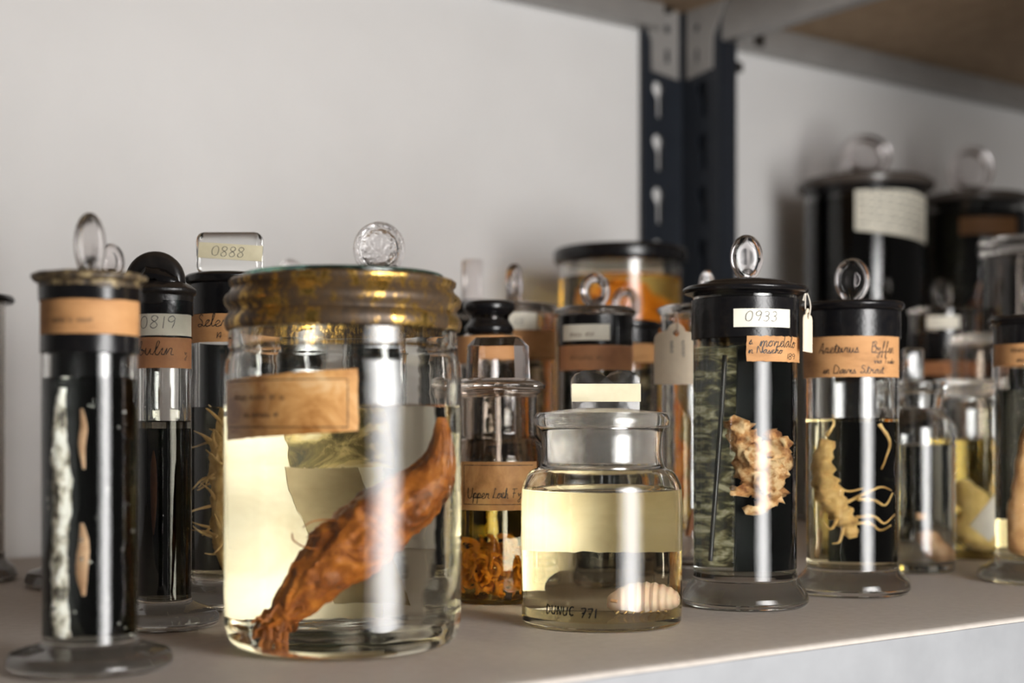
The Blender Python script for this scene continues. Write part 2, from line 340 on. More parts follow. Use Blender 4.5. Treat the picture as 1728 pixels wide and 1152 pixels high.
# ------------------------------------------------------------------ jars
ALL = {}
class Jar:
    """a jar standing on the shelf; measured in picture px at the depth of its axis"""
    def __init__(s, name, label, px, d, cat='specimen jar', group=None):
        s.px, s.d, s.k = px, d, d / F
        s.x, s.y = XX(px, d), d
        s.root = thing(name, label, cat, (s.x, s.y, .0004), group=group)
        s.phi_cam = math.atan2(-s.x, s.y)       # azimuth of the camera seen from the axis, 0 = -Y, + = +X
    def m(s, px): return px * s.k
    def z(s, py): return ZZ(py, s.d)
    def zf(s, py, r): return ZZ(py, s.d - r * .92)
    def prof(s, pts): return [((p[0] * s.k), (0.0 if p[1] is None else s.z(p[1]))) + ((p[2] * s.k,) if len(p) > 2 else ()) for p in pts]
    def body(s, pts, wall=.0026, floor=None, mat='glass', rr=.0014, level=None, liq=None, name='glass_body', floor_r=.003):
        """PTS (half width px, y px) from the foot's bottom edge to the rim"""
        out = [(0, 0)] + s.prof(pts)
        o = rounded(out, rr)
        s.outer = o; s.wall = wall
        fz = s.z(floor) if floor is not None else .006
        s.fz = fz
        top = max(q[1] for q in o); rim = o[-1][0]
        def rad(z):
            for a, b in zip(o[::-1][1:], o[::-1]):
                if min(a[1], b[1]) <= z <= max(a[1], b[1]) and abs(b[1] - a[1]) > 1e-9:
                    return a[0] + (b[0] - a[0]) * (z - a[1]) / (b[1] - a[1])
            return rim
        s.rad = rad
        zs = [q[1] for q in o if q[1] > fz + floor_r]
        inner = [(0, fz), (max(.001, rad(fz + floor_r) - wall - floor_r), fz), (rad(fz + floor_r) - wall, fz + floor_r)]
        zs2 = sorted(set(round(z, 6) for z in zs)); 
        for z in zs2:
            if z < top - .0004: inner.append((rad(z) - wall, z))
        inner.append((rim - wall, top))
        lz = None
        if level is not None:
            lz = s.z(level) if level > 5 else level
            inner = [q for q in inner if abs(q[1] - lz) > .0004] + [(rad(lz + .0006) - wall, lz + .0006)]; 
            last = inner.pop(); i = next(k for k, q in enumerate(inner) if k > 1 and q[1] > last[1]); inner.insert(i, last)
        s.inner = inner
        s.glass = lathe(name, o + inner[::-1], M[mat], s.root, 80)
        s.glass.data.materials.append(M['ground'])
        for pf in s.glass.data.polygons:
            if all(s.glass.data.vertices[i].co.z < 1e-5 for i in pf.vertices): pf.material_index = 1
        if level is not None:
            s.glass.data.materials.append(wet(M[mat], 1.47 / 1.36)); full = o + inner[::-1]; pol = s.glass.data.polygons
            for k in range(len(o), len(full) - 1):
                if max(full[k][1], full[k + 1][1]) <= lz + .0007:
                    for q in range(k * 80, (k + 1) * 80): pol[q].material_index = 2
            e = .0004; lp = [(0, fz - e), (inner[1][0], fz - e), (inner[2][0] + e, fz + floor_r)]
            lp += [(r + e, z) for r, z in inner[3:] if fz + floor_r < z < lz - .0005]
            ri = rad(lz) - wall
            lp += [(ri + e, lz + .0006), (ri - .0012, lz), (0, lz)]
            s.lz = lz
            s.liquid = lathe('preserving_liquid', lp, M[liq], s.root, 80)
            s.liquid.data.materials.append(wet(M[liq], 1.0001))
            for q in range((len(lp) - 3) * 80): s.liquid.data.polygons[q].material_index = 1
        return s
    def phi(s, px, r):
        """azimuth of the point of a cylinder of radius R (m) seen at picture column PX"""
        t = (px - CX) / F; D = Vector((t, 1)).normalized(); c = Vector((s.x, s.y)); b = D.dot(c)
        disc = b * b - (c.dot(c) - r * r)
        if disc < 0:
            q = D * b - c; q = q.normalized() * r
        else: q = D * (b - math.sqrt(disc)) - c
        return math.atan2(q.x, -q.y)
    def on(s, phi, r, z): return Vector((r * math.sin(phi), -r * math.cos(phi), z))
    def paper(s, x0, x1, y0, y1, mat, r=None, name='label', th=.00035, jag=0, full=False, back=None, inside=False, tilt=0, seed=0, skew=0):
        """a paper stuck round the jar between picture columns X0..X1, rows Y0 (top)..Y1; BACK=(phi0, phi1) places it by angle on the far side"""
        z1, z0 = s.z(y0), s.z(y1)
        r = r if r is not None else s.rad((z0 + z1) / 2) + .0002
        if not back: z1, z0 = s.zf(y0, r), s.zf(y1, r)
        if full: p0, p1 = -PI, PI
        elif back: p0, p1 = back
        else: p0, p1 = s.phi(x0, r), s.phi(x1, r)
        nu, nv = max(8, int((p1 - p0) / .06)), 6
        v, f = [], []
        for lay in (0, 1):
            for i in range(nu + 1):
                for j in range(nv + 1):
                    ph = p0 + (p1 - p0) * i / nu; z = z0 + (z1 - z0) * j / nv
                    if jag and i in (0, nu): ph += jag / r * noise.noise(Vector((j * 1.7, i * 3 + seed, seed)))
                    if jag and j in (0, nv): z += jag * .6 * noise.noise(Vector((i * .9, j * 3 + seed, seed + 4)))
                    ph += skew * ((j / nv) - .5)
                    z += tilt * (ph - (p0 + p1) / 2) * r
                    v.append(s.on(ph, r + th * lay, z))
        W = nv + 1; O = (nu + 1) * W
        for i in range(nu):
            for j in range(nv):
                a = i * W + j; f.append((a, a + W, a + W + 1, a + 1)); f.append((O + a, O + a + 1, O + a + W + 1, O + a + W))
        for i in range(nu):
            for j in (0, nv):
                a, b = i * W + j, (i + 1) * W + j; f.append((a, b, b + O, a + O))
        for j in range(nv):
            for i in (0, nu):
                a, b = i * W + j, i * W + j + 1; f.append((a, b, b + O, a + O))
        o = finish(name, v, f, M[mat], s.root, angle=30)
        s.last = (o, r + th + .00012, p0, p1, z0, z1)
        return o
    def write(s, text, x, y, h, mat='ink', w=.00045, fit=None, on=None, join=True, slant=.12, track=.1, name='handwriting', rise=0):
        """TEXT starting at picture (X, Y baseline), capital height H px"""
        o, r = (s.last[0], s.last[1]) if on is None else on
        ph0 = s.phi(x, r); zb = s.zf(y, r)
        L, wd = strokes(text, h * s.k, slant, join, track)
        if fit: q = (s.phi(x + fit, r) - ph0) * r / wd; L = [[(a * q, b) for a, b in p] for p in L]
        return ink(name, L, w, M[mat], o, lambda a, b: s.on(ph0 + a / r, r, zb + b + rise * a))
    def rule(s, segs, w=.0004, mat='ink'):
        """printed border lines: SEGS of picture points"""
        o, r = s.last[0], s.last[1]; out = []
        for (xa, ya), (xb, yb) in segs:
            pa, pb = s.phi(xa, r), s.phi(xb, r)
            out.append([((pa + (pb - pa) * t / 6) * r, s.zf(ya + (yb - ya) * t / 6, r)) for t in range(7)])
        return ink('printed_border', out, w, M[mat], o, lambda a, b: s.on(a / r, r, b))
    def seal(s, y0, y1, r=None, mat='black', name='seal_band', th=.0007, wob=.0002):
        z1, z0 = s.z(y0), s.z(y1); r = r or s.rad((z0 + z1) / 2); z1, z0 = s.zf(y0, r), s.zf(y1, r)
        pr = [(r + .0001, z0), (r + th, z0 + .0004), (r + th, z1 - .0004), (r + .0001, z1)]
        return lathe(name, pr, M[mat], s.root, 72, wob, s.px, closed=True)
    def lid(s, pts, mat='black', name='lid', rr=.0008, wob=0, bottom=True):
        """PTS (half width px, y px) from the underside's edge up to the crown's edge; closed on the axis"""
        p = s.prof(pts); q = rounded([(0, p[0][1])] + p + [(0, p[-1][1])], rr)
        s.lid_o = lathe(name, q, M[mat], s.root, 72, wob, s.px); s.lid_z = p[-1][1]; return s.lid_o
    def disc(s, hw, y0, y1, yaw, mat='glass_violet', th=9, name='knob', dx=0, dimple=.55, parent=None, rim=False):
        """an upright glass disc handle: half width px (as seen face on), top and bottom rows, YAW about the vertical"""
        zt, zb = s.z(y0), s.z(y1); hz = (zt - zb) / 2; hx = s.m(hw); t = s.m(th); seg = 40
        prof = [(0, dimple * t), (.35, dimple * t * 1.02), (.6, dimple * t + .12 * t), (.8, t * .98), (.92, t * .8), (.98, t * .45), (1.0, 0)]
        if rim: prof = [(0, dimple * t), (.4, dimple * t), (.70, dimple * t * 1.05), (.77, (dimple * .5 + .5) * t), (.83, .97 * t), (.89, t), (.95, .78 * t), (.985, .4 * t), (1.0, 0)]
        prof = prof + [(r, -w) for r, w in prof[-2::-1]]
        v, rings, f = [], [], []
        for r, w in prof:
            if r == 0: rings.append([len(v)]); v.append(Vector((0, w, 0))); continue
            ring = []
            for i in range(seg):
                a = 2 * PI * i / seg; ring.append(len(v)); v.append(Vector((r * hx * math.cos(a), w, r * hz * math.sin(a))))
            rings.append(ring)
        for A, B in zip(rings, rings[1:]):
            for i in range(seg):
                j = (i + 1) % seg
                if len(A) == 1: f.append((A[0], B[j], B[i]))
                elif len(B) == 1: f.append((A[i], A[j], B[0]))
                else: f.append((A[i], A[j], B[j], B[i]))
        for q in v:                                            # the foot of the disc swells into a short stem
            k = max(0, (-q.z / hz - .62) / .38)
            q.y *= 1 + k * 1.1
            if q.z < -.9 * hz: q.x *= 1.0
        rot = Matrix.Rotation(yaw, 3, 'Z'); c = Vector((s.m(dx), 0, (zt + zb) / 2))
        v = [rot @ q + c for q in v]
        return finish(name, v, f, M[mat], parent or s.lid_o, angle=75)
    def inp(s, px, py, n=1.36, dy=0):
        """a local point in the plane through the axis that the liquid lens shows at picture (PX, PY)"""
        r = s.rad(s.z(py)); b = max(-.985, min(.985, (px - s.px) * s.k / r))
        ti = math.asin(b); tt = math.asin(b / n)
        x = b * r / n / math.cos(ti - tt); lim = r - s.wall - .0012
        x = max(-lim, min(lim, x))
        return Vector((x, dy, s.z(py)))
    def world(s, v): return Vector((v[0] + s.x, v[1] + s.y, v[2]))
    def back(s, y0, y1, half, mat='blacking', name='backing', phi0=None, inset=.0006, th=.0004):
        """a dark sheet lining the back of the jar inside, +-HALF radians about the far side"""
        z0 = s.z(y1); r = s.rad((z0 + s.z(y0)) / 2) - s.wall - inset
        pc = s.phi_cam + PI if phi0 is None else phi0
        return s.paper(0, 0, y0, y1, mat, r=r - th, name=name, th=th, back=(pc - half, pc + half))

# ------------------------------------------------------------------ the setting: wall, floor
def P(a, b, z=0): return Vector((U.x * a + N.x * b, U.y * a + N.y * b, z))
B_EDGE, B_WALL, FLOOR = .477, 1.176, -.95
def struct(o, label): o['kind'] = 'structure'; o['label'] = label; return o
o = box('wall_back', (-2.2, 0, FLOOR), (3.2, .12, 1.9), M['wall']); o.location = P(0, B_WALL); o.rotation_euler = (0, 0, ROT)
struct(o, 'white painted wall behind the shelving')
o = box('floor', (-2.2, -2.6, -.05), (3.2, .12, 0), M['floor']); o.location = P(0, B_WALL, FLOOR); o.rotation_euler = (0, 0, ROT)
struct(o, 'grey floor under the shelving')

# ------------------------------------------------------------------ the steel shelving; local x runs along the shelf, y towards the wall
rack = thing('metal_shelving', 'blue-black steel shelving with slotted post, grey rails and a pale shelf carrying the jars', 'shelving', P(0, B_EDGE, FLOOR), ROT)
Z0 = -FLOOR                                                # the jar shelf's top in rack space
D = B_WALL - B_EDGE - .003                                 # depth
o = box('shelf_board', (-1.1, .004, Z0 - .03), (1.75, D, Z0 - .0012), M['board'], rack)
def liner():
    v, f = [], []; n = 180
    for i in range(n + 1):
        x = -1.1 + 2.85 * i / n; w = .0016 * noise.noise(Vector((x * 5, 3, 0))) + .0007 * noise.noise(Vector((x * 23, 9, 0)))
        for y, z in ((D, 0), (D * .5, 0), (.02, 0), (.003 - w, 0), (-.0002 - w, -.0004), (-.0014 - w, -.0014), (-.0016 - w, -.0024), (-.0004 - w, -.0026), (.004, -.0013), (D * .5, -.0013), (D, -.0013)):
            v.append((x, y, Z0 + z))
    for i in range(n):
        for j in range(11):
            k = (j + 1) % 11; f.append((i * 11 + j, (i + 1) * 11 + j, (i + 1) * 11 + k, i * 11 + k))
    return finish('shelf_liner', v, f, M['shelf'], rack, angle=50)
liner()
fr = box('front_rail', (-1.1, -.0005, Z0 - .075), (1.75, .004, Z0 - .0028), M['edge'], rack, .0006); fr['label'] = 'white front rail'
# rail and board of the shelf above
RB, RT = .532, .585
box('back_rail', (-1.1, D - .022, Z0 + RB), (1.060, D - .002, Z0 + RT - .02), M['steel'], rack, .002)
br = box('back_rail', (1.135, D - .022, Z0 + RB), (2.6, D - .002, Z0 + RT - .02), M['steel'], rack, .002)
box('rail_slot', (1.196, D - .0236, Z0 + .535), (1.211, D - .0212, Z0 + .552), M['bolt'], br)
box('side_rail', (1.102, .03, Z0 + .516), (1.122, D - .063, Z0 + .575), M['steel'], rack, .003)
u1 = box('upper_board', (-1.1, .01, Z0 + .558), (1.100, D - .004, Z0 + .576), M['board'], rack, .001); u1['label'] = 'brown fibreboard of the shelf above'
box('upper_board', (1.124, .01, Z0 + .560), (2.6, D - .004, Z0 + .578), M['board'], rack, .001)
def keyholes(x0, z0, z1, pitch, flip=1):
    out = []
    z = z1
    while z > z0:
        c = []
        n = 14
        for i in range(n + 1):                             # round head, then a narrower slot below it
            a = R(-35) + R(250) * i / n; c.append((x0 + .0078 * math.cos(a), z + .0078 * math.sin(a)))
        c += [(x0 - .0012, z - .012), (x0 - .0012, z - .030), (x0 + .002, z - .0325), (x0 + .0058, z - .030), (x0 + .0058, z - .010)]
        out.append([(x0 + (p - x0) * flip, q) for p, q in c]); z -= pitch
    return out
def post(x, y, sx, sy, wy):
    """an L of two slotted flanges with its corner at (X, Y); SX, SY give where the flanges run"""
    t = .0022; z0, z1 = .0, Z0 + .72; w = .060
    def rect(h): return [(0, z0), (h, z0), (h, z1), (0, z1)]
    k = keyholes(.037, .06, Z0 + .4715, .0573, -1)
    p = polyplate('post', [rect(w)] + k, t, M['post'], rack, lambda s, q, d: Vector((x + sx * s, y + sy * d, q)))
    p['label'] = 'slotted steel post flange along the wall'
    k = keyholes(.034, .06, Z0 + .4715, .0573)
    polyplate('post', [rect(w)] + k, t, M['post'], rack, lambda s, q, d: Vector((x + sx * d, y + sy * s, q)))
    if wy: box('post', (x + .0035, y - w, z0), (x + .0057, y, z1), M['post'], rack)
    if wy: box('post_lip', (x, y + sy * w - .002, z0), (x + .022, y + sy * w, z1), M['post'], rack)
C0 = (1.103, D - .0028)
post(C0[0], C0[1], -1, -1, True)
post(C0[0] + .004, .004, 1, 1, False)                      # the front post of the same frame, beyond the right of the picture
post(C0[0] - .004, .004, -1, 1, False)
def gusset():
    t = .002; b = Z0 + .487
    def shape(h): return [(.009, b - .003), (.048, b + .002), (.049, b + .036), (.068, b + .070), (.068, Z0 + .575), (.009, Z0 + .575)]
    hole = lambda s: [circle(s, b + .050, .0044), [(s - .003, b + .013), (s + .003, b + .013), (s + .003, b + .028), (s - .003, b + .028)]]
    g = polyplate('bracket', [shape(0)] + hole(.026), t, M['steel'], rack, lambda s, q, d: Vector((C0[0] - s, C0[1] - .0026 - d, q)))
    g['label'] = 'grey gusset bracket on the wall flange'
    g2 = polyplate('bracket', [shape(0)] + hole(.024), t, M['steel'], rack, lambda s, q, d: Vector((C0[0] - .0026 - d, C0[1] - .003 - s, q)))
    bo = box('bolt', (C0[0] + .018, C0[1] - .060, Z0 + .488), (C0[0] + .034, C0[1] - .050, Z0 + .499), M['bolt'], rack, .001)
    for z in (.557,): box('bolt', (C0[0] - .034, C0[1] - .012, Z0 + z - .004), (C0[0] - .024, C0[1] - .0046, Z0 + z + .004), M['bolt'], rack, .001)
gusset()

# ------------------------------------------------------------------ specimens (things inside the jars)
def specimen(o, j, label, cat, group=None):
    o.location = (j.x, j.y, 0); return tag(o, label, cat, group)

# ---- the tall jar at the front left, its rim stained and waxy
j = Jar('cylinder_jar', 'tall slim jar with stained crusty rim and blank orange band, in front of 0819', 152, .632)
j.body([(128, None), (139, 1117), (132, 1099), (98, 1089), (79, 1084), (78, 1070), (78.5, 560), (79, 478)], wall=.0024, floor=1080, level=642, liq='liq_clear', rr=.0018)
j.lid([(80, 497), (84, 494), (84, 480), (93, 477), (95, 470), (88, 465)], 'wax_stained', wob=.0011)
j.disc(33, 360, 470, R(62), 'glass_knob', th=9, dimple=.95)
j.seal(480, 506, mat='black', name='wax_band', th=.0014, wob=.0006)
j.seal(563, 596, mat='black')
j.paper(70, 240, 503, 564, 'label', full=True, jag=.0004)
j.write('mnu u mnm', 90, 545, 13, 'ink_faint', .0003, track=.2)
j.back(590, 1078, 1.38)
sp = []
pts = [j.inp(108 + (2 if y % 20 else -2), y, dy=-.004) for y in (655, 700, 760, 830, 900, 980, 1040, 1072)]
o = tube('sea_pen', pts, lambda t: .0012 + .0020 * min(1, t * 3) * (1 - .25 * t), M['sp_white'], seg=22, n=14, jag=.30, seed=3, ns=500)
specimen(o, j, 'white speckled column-shaped specimen in the tall front left jar', 'specimen')
for ys, hw, nm in (((690, 720, 752, 790), .0011, 'upper'), ((880, 915, 960, 1000), .0020, 'lower')):
    pts = [j.inp(147 + (4 if i % 2 else 0), y, dy=-.007) for i, y in enumerate(ys)]
    o = tube('tissue_strip', pts, lambda t: .0003 + hw * math.sin(PI * min(1, max(0, t)) * .9 + .15), M['sp_pink'], flat=.4, n=8, jag=.2, ns=400)
    specimen(o, j, nm + ' strip of pinkish tissue beside the white column in the front left jar', 'specimen')

def add_glint_beads(j, n, y0, y1, seed):  # silvery beads added to imitate the small glints along the glass
    rg = random.Random(seed); bm = bmesh.new()
    for k in range(n):
        a = rg.uniform(-1.7, 1.7); r = j.rad(j.z((y0 + y1) / 2)) - j.wall - .0016; q = rg.uniform(.0004, .0010)
        bmesh.ops.create_icosphere(bm, subdivisions=2, radius=q, matrix=Matrix.Translation((r * math.sin(a), -r * math.cos(a), j.z(rg.uniform(y0, y1)))))
    me = bpy.data.meshes.new('glint_beads'); bm.to_mesh(me); bm.free()
    o = finish_mesh('glint_beads', me, M['glint_bead'], j.root, angle=80); o['kind'] = 'stuff'; return o
add_glint_beads(j, 34, 660, 1075, 3)

# ---- a jar hidden behind it: only its disc handle and foot show
j = Jar('cylinder_jar', 'jar hidden behind the front left jar, its disc handle and foot edge showing', 187, .971)
j.body([(132, None), (140, 978), (134, 962), (90, 950), (74, 944), (73, 930), (74, 480)], wall=.003, floor=940, mat='glass_smoke')
j.lid([(80, 488), (84, 482), (80, 474), (40, 470)], 'black')
j.disc(26, 412, 472, R(58), th=9)
j.seal(484, 530); j.back(530, 938, 1.5)

# ---- cut by the left border of the picture
j = Jar('cylinder_jar', 'dark jar cut off by the left border, rim and foot edge visible', -73, .99)
j.body([(92, None), (99, 972), (93, 958), (82, 950), (78, 944), (77, 930), (78, 512)], wall=.003, floor=942, mat='glass_smoke')
j.lid([(90, 512), (94, 506), (90, 499)], 'black')
j.disc(30, 430, 500, R(20), th=9)
j.back(520, 940, 1.5)

# ---- 0819
j = Jar('cylinder_jar', 'slim jar marked 0819 with a chipped black dome stopper', 277, .763)
j.body([(84, None), (93, 1048), (88, 1030), (60, 1020), (46, 1014), (44.5, 1004), (45, 560), (46, 500)], wall=.0020, floor=1014, level=713, liq='liq_dark', rr=.0018)
j.lid([(46, 520), (49, 516), (49, 500), (54, 497), (54, 490), (46, 484), (34, 478), (26, 474)], 'wax', wob=.0007)
j.disc(52, 425, 528, R(-8), 'wax', th=16, dimple=.9, dx=-15, name='dome_handle')
j.seal(506, 531, mat='black', th=.001)
blob('chipped_wax', [(-.005, -.0068, j.z(468), .0050), (.002, -.0075, j.z(476), .0045), (-.010, -.0055, j.z(474), .004), (.006, -.0068, j.z(482), .004)], M['black'], j.lid_o, res=.0006, amp=.0022, freq=600, seed=5)
j.paper(226, 322, 530, 567, 'white', jag=.0002); j.write('0819', 237, 555, 20, 'pencil', .0005, fit=62, track=.28)
j.paper(222, 322, 570, 622, 'label_red', jag=.0004); j.write('bulin', 233, 600, 22, 'ink', .0006, fit=60); j.write('y', 311, 602, 14, 'ink', .0004)
j.seal(566, 571, mat='black')
j.back(724, 1008, 1.35)
pts = [j.inp(262, y, dy=-.004) for y in (760, 790, 850, 900)]
o = tube('tissue_strip', pts, lambda t: .0003 + .0011 * math.sin(PI * t), M['sp_dark'], flat=.5, n=8)
specimen(o, j, 'brown sliver of tissue in the dark spirit of jar 0819', 'specimen')

# ---- 0888
j = Jar('cylinder_jar', 'dark jar with a square glass stopper taped 0888, behind the big jar', 388, .857)
j.body([(95, None), (104, 1010), (98, 992), (74, 982), (65, 974), (64, 962), (64.5, 480)], wall=.0025, floor=972, level=690, liq='liq_olive', rr=.0018)
j.lid([(66, 484), (73, 480), (75, 470), (70, 466), (62, 464)], 'black')
st = box('stopper', (-j.m(56), -j.m(17), j.z(464)), (j.m(56), j.m(17), j.z(393)), M['glass'], j.lid_o, .0048, 4)
tp = box('tape_label', (-j.m(49), -j.m(19) - .0003, j.z(441)), (j.m(58), -j.m(17) - .0001, j.z(415)), M['tape'], st)
L, w_ = strokes('0888', 16 * j.k, .15, track=.25)
ink('handwriting', L, .0004, M['pencil'], tp, lambda a, b: Vector((-j.m(27) + a, -j.m(19) - .0005, j.z(436) + b)))
c_ = Vector((j.m(4), 0, j.z(428))); rt = Matrix.Rotation(R(3.5), 3, 'Y'); tp.rotation_euler = (0, R(3.5), 0); tp.location = c_ - rt @ c_
j.seal(476, 531, th=.0009)
j.paper(312, 470, 530, 578, 'label', jag=.0003); j.write('Sclero', 334, 552, 20, 'ink', .0007, fit=64); j.write('14', 364, 572, 10, 'ink', .0005); j.write('Cu', 389, 572, 10, 'ink', .0005)
j.back(580, 965, 1.25, 'blacking')
rng = random.Random(4)
def feathery(j):
    v, f = [], []
    c = j.inp(385, 830)
    for k in range(34):
        a = rng.uniform(.3, 2.9) if k % 2 else rng.uniform(3.4, 6.0)
        y0 = rng.uniform(720, 930); base = j.inp(376 + rng.uniform(-10, 10), y0, dy=rng.uniform(-.006, .004)); ln = rng.uniform(.008, .018)
        d = Vector((-abs(math.cos(a)) * .6 + rng.uniform(-.3, .5), rng.uniform(-.4, .3), rng.uniform(-.6, 1.0))).normalized()
        pth = catmull([base, base + d * ln * .5 + Vector((0, 0, rng.uniform(-.002, .002))), base + d * ln + Vector((rng.uniform(-.002, .002), 0, rng.uniform(-.004, .002)))], 5)
        lim = j.rad(j.z(800)) - j.wall - .002
        for p in pth:
            q = math.hypot(p.x, p.y)
            if q > lim: p.x *= lim / q; p.y *= lim / q
        tube_geo(pth, lambda t: .0011 * (1 - t * .7), 7, v, f, flat=.5, jag=.3, ns=900)
    trunk = catmull([j.inp(384, 690), j.inp(374, 760), j.inp(380, 850), j.inp(378, 920), j.inp(384, 960)], 8)
    tube_geo(trunk, lambda t: .0012 + .0044 * math.sin(PI * (t * .85 + .1)), 24, v, f, jag=.35, ns=500)
    return finish('feather_star', v, f, M['sp_tan'], None, angle=70)
specimen(feathery(j), j, 'cream feathery specimen with thin arms in the jar behind 0819', 'specimen')

# ---- the big screw-lid jar
j = J5 = Jar('screw_jar', 'largest jar in front, wide, with a rusted brass screw lid', 580, .695)
j.body([(160, None, 22), (190, 1079, 14), (198, 1048), (199, 1000), (199, 640), (197, 612, 8), (188, 596, 5), (192, 588, 5), (191, 566), (186, 500)],
       wall=.0032, floor=1080, mat='glass_green', level=688, liq='liq_pale', floor_r=.006)
q = j.prof([(a_, 473 + (b_ - 455) * .88) for a_, b_ in [(190, 556), (196, 554), (199, 546), (199, 536), (194, 527), (190, 521), (191, 515), (197, 508), (199, 499), (197, 491), (189, 483), (186, 475), (190, 469), (191, 462), (185, 457), (170, 455), (170, 459), (180, 466), (180, 480), (184, 520), (186, 556)]])
j.lid_o = lathe('screw_lid', [(a, b) for a, b in q], M['brass'], j.root, 96, .0005, 5, closed=True)
gl = j.lid_o; q = rounded([(0, j.z(480)), (j.m(169), j.z(480)), (j.m(169), j.z(466)), (0, j.z(465))], .001)
lathe('lid_glass', q, M['glass_teal'], gl, 80)['label'] = 'greenish glass disc'
j.paper(384, 604, 632, 737, 'label_old', jag=.0010, tilt=.06, seed=3)
j.rule([((386, 643), (587, 641)), ((587, 641), (587, 722)), ((587, 722), (386, 722))], .0005)
j.write('mnuu nunn m u', 395, 676, 16, 'ink_faint', .0003, track=.1); j.write('nu mnunu m', 412, 705, 13, 'ink_faint', .0003)
j.paper(0, 0, 705, 1052, 'back_paper', r=j.rad(j.z(900)) - j.wall - .0012, name='back_label_or_shadow', back=(j.phi_cam + PI - .20, j.phi_cam + PI + .80), jag=.0008, seed=11)
j.paper(0, 0, 792, 1030, 'back_shade', r=j.rad(j.z(900)) - j.wall - .00134, th=.0001, name='back_label_or_shadow', back=(j.phi_cam + PI - .21, j.phi_cam + PI + .18), skew=.26, seed=4, jag=.0012)  # slanted tan layer painting the shadow across the cream back label
j.paper(0, 0, 690, 793, 'back_gold', r=j.rad(j.z(900)) - j.wall - .00134, th=.0001, name='back_label_or_shadow', back=(j.phi_cam + PI - .24, j.phi_cam + PI + .30), skew=.05, seed=9, jag=.0015)
def cucumber(j):
    ctrl = [(450, 1070, 8), (470, 1044, 18), (502, 1008, 34), (542, 966, 50), (592, 918, 60), (645, 876, 64), (692, 842, 58), (730, 808, 48), (762, 765, 30), (776, 705, 10)]
    pts, rad = [], []
    for x, y, h in ctrl:
        p = j.inp(x, y, dy=-.004); pts.append(p); rad.append(h * j.k * .80)
    pts = [Vector((min(p.x, .037), p.y + (.004 if p.x > .03 else 0), p.z)) for p in pts]
    path = catmull(pts, 12); n = len(rad)
    def rr(t):
        q = t * (n - 1); i = min(int(q), n - 2); return rad[i] + (rad[i + 1] - rad[i]) * (q - i)
    SEG = 64; path = catmull(pts, 20)
    v, f = tube_geo(path, rr, SEG, flat=.85, jag=.14, seed=2, ns=300)
    for i, c in enumerate(path):                           # long fibres run down the body
        for k in range(SEG):
            p = v[i * SEG + k]; a = 2 * PI * k / SEG; t = i / len(path)
            g = noise.noise(Vector((math.cos(a) * 4.5, math.sin(a) * 4.5, t * 5))) * .10 + noise.noise(Vector((math.cos(a) * 12, math.sin(a) * 12, t * 9))) * .07
            v[i * SEG + k] = c + (p - c) * (1 + g)
    rg = random.Random(8)
    for k in range(60):                                    # the frayed end
        s = path[rg.randrange(10, 60)]; off = Vector((rg.uniform(-.5, .5), rg.uniform(-1, .2), rg.uniform(-.6, .6))) * .010 * rg.uniform(.4, 1)
        s = s + off; e = path[0] + Vector((rg.uniform(-.005, .009), rg.uniform(-.005, .005), rg.uniform(-.002, .012)))
        p = catmull([s, (s + e) / 2 + Vector((rg.uniform(-.003, .003), 0, rg.uniform(-.002, .004))), e], 6)
        tube_geo(p, lambda t: .0013 * (1 - .7 * t), 7, v, f, flat=.4)
    for a in ([(560, 915), (525, 918), (500, 905), (496, 893)], [(600, 885), (570, 872), (535, 873), (515, 884)], [(590, 895), (560, 895), (520, 900)], [(620, 870), (600, 858), (590, 848)], [(630, 900), (665, 910), (650, 895), (640, 900)]):
        p = catmull([j.inp(x, y, dy=-.012) for x, y in a], 8)
        tube_geo(p, lambda t: .00055 * (1 - .6 * t), 6, v, f)
    lim = j.rad(.08) - j.wall - .003
    for p in v:
        q = math.hypot(p.x, p.y); p.z = max(p.z, j.fz + .0006)
        m_ = lim if p.z > j.fz + .008 else lim - .006
        if q > m_: p.x *= m_ / q; p.y *= m_ / q
    return finish('sea_cucumber', v, f, M['sp_orange'], None, angle=80)
specimen(cucumber(j), j, 'large orange-brown specimen with a frayed end, slanting across the big jar', 'specimen')

# ---- two jars hidden behind the big one; only their handles rise over its lid
j = Jar('cylinder_jar', 'jar hidden behind the big screw-lid jar, round glass disc handle rising above the lid', 640, .885)
j.body([(80, None), (86, 1000), (80, 984), (66, 976), (62, 968), (62, 500)], wall=.0025, floor=972)
j.lid([(66, 500), (72, 494), (70, 484), (40, 472), (20, 466)], 'black')
j.disc(44, 375, 468, R(6), 'glass_pressed', th=13, dimple=.42, rim=True)
j.seal(500, 560); j.back(560, 965, 1.3)
j = Jar('cylinder_jar', 'jar hidden behind the big jar, only the top of its handle showing', 490, 1.06)
j.body([(75, None), (80, 955), (74, 944), (60, 938), (58, 930), (58, 512)], wall=.0025, floor=935)
j.lid([(62, 514), (66, 508), (62, 502), (20, 500)], 'black'); j.disc(24, 438, 502, R(15), th=9)
j.seal(512, 560); j.back(560, 930, 1.3)

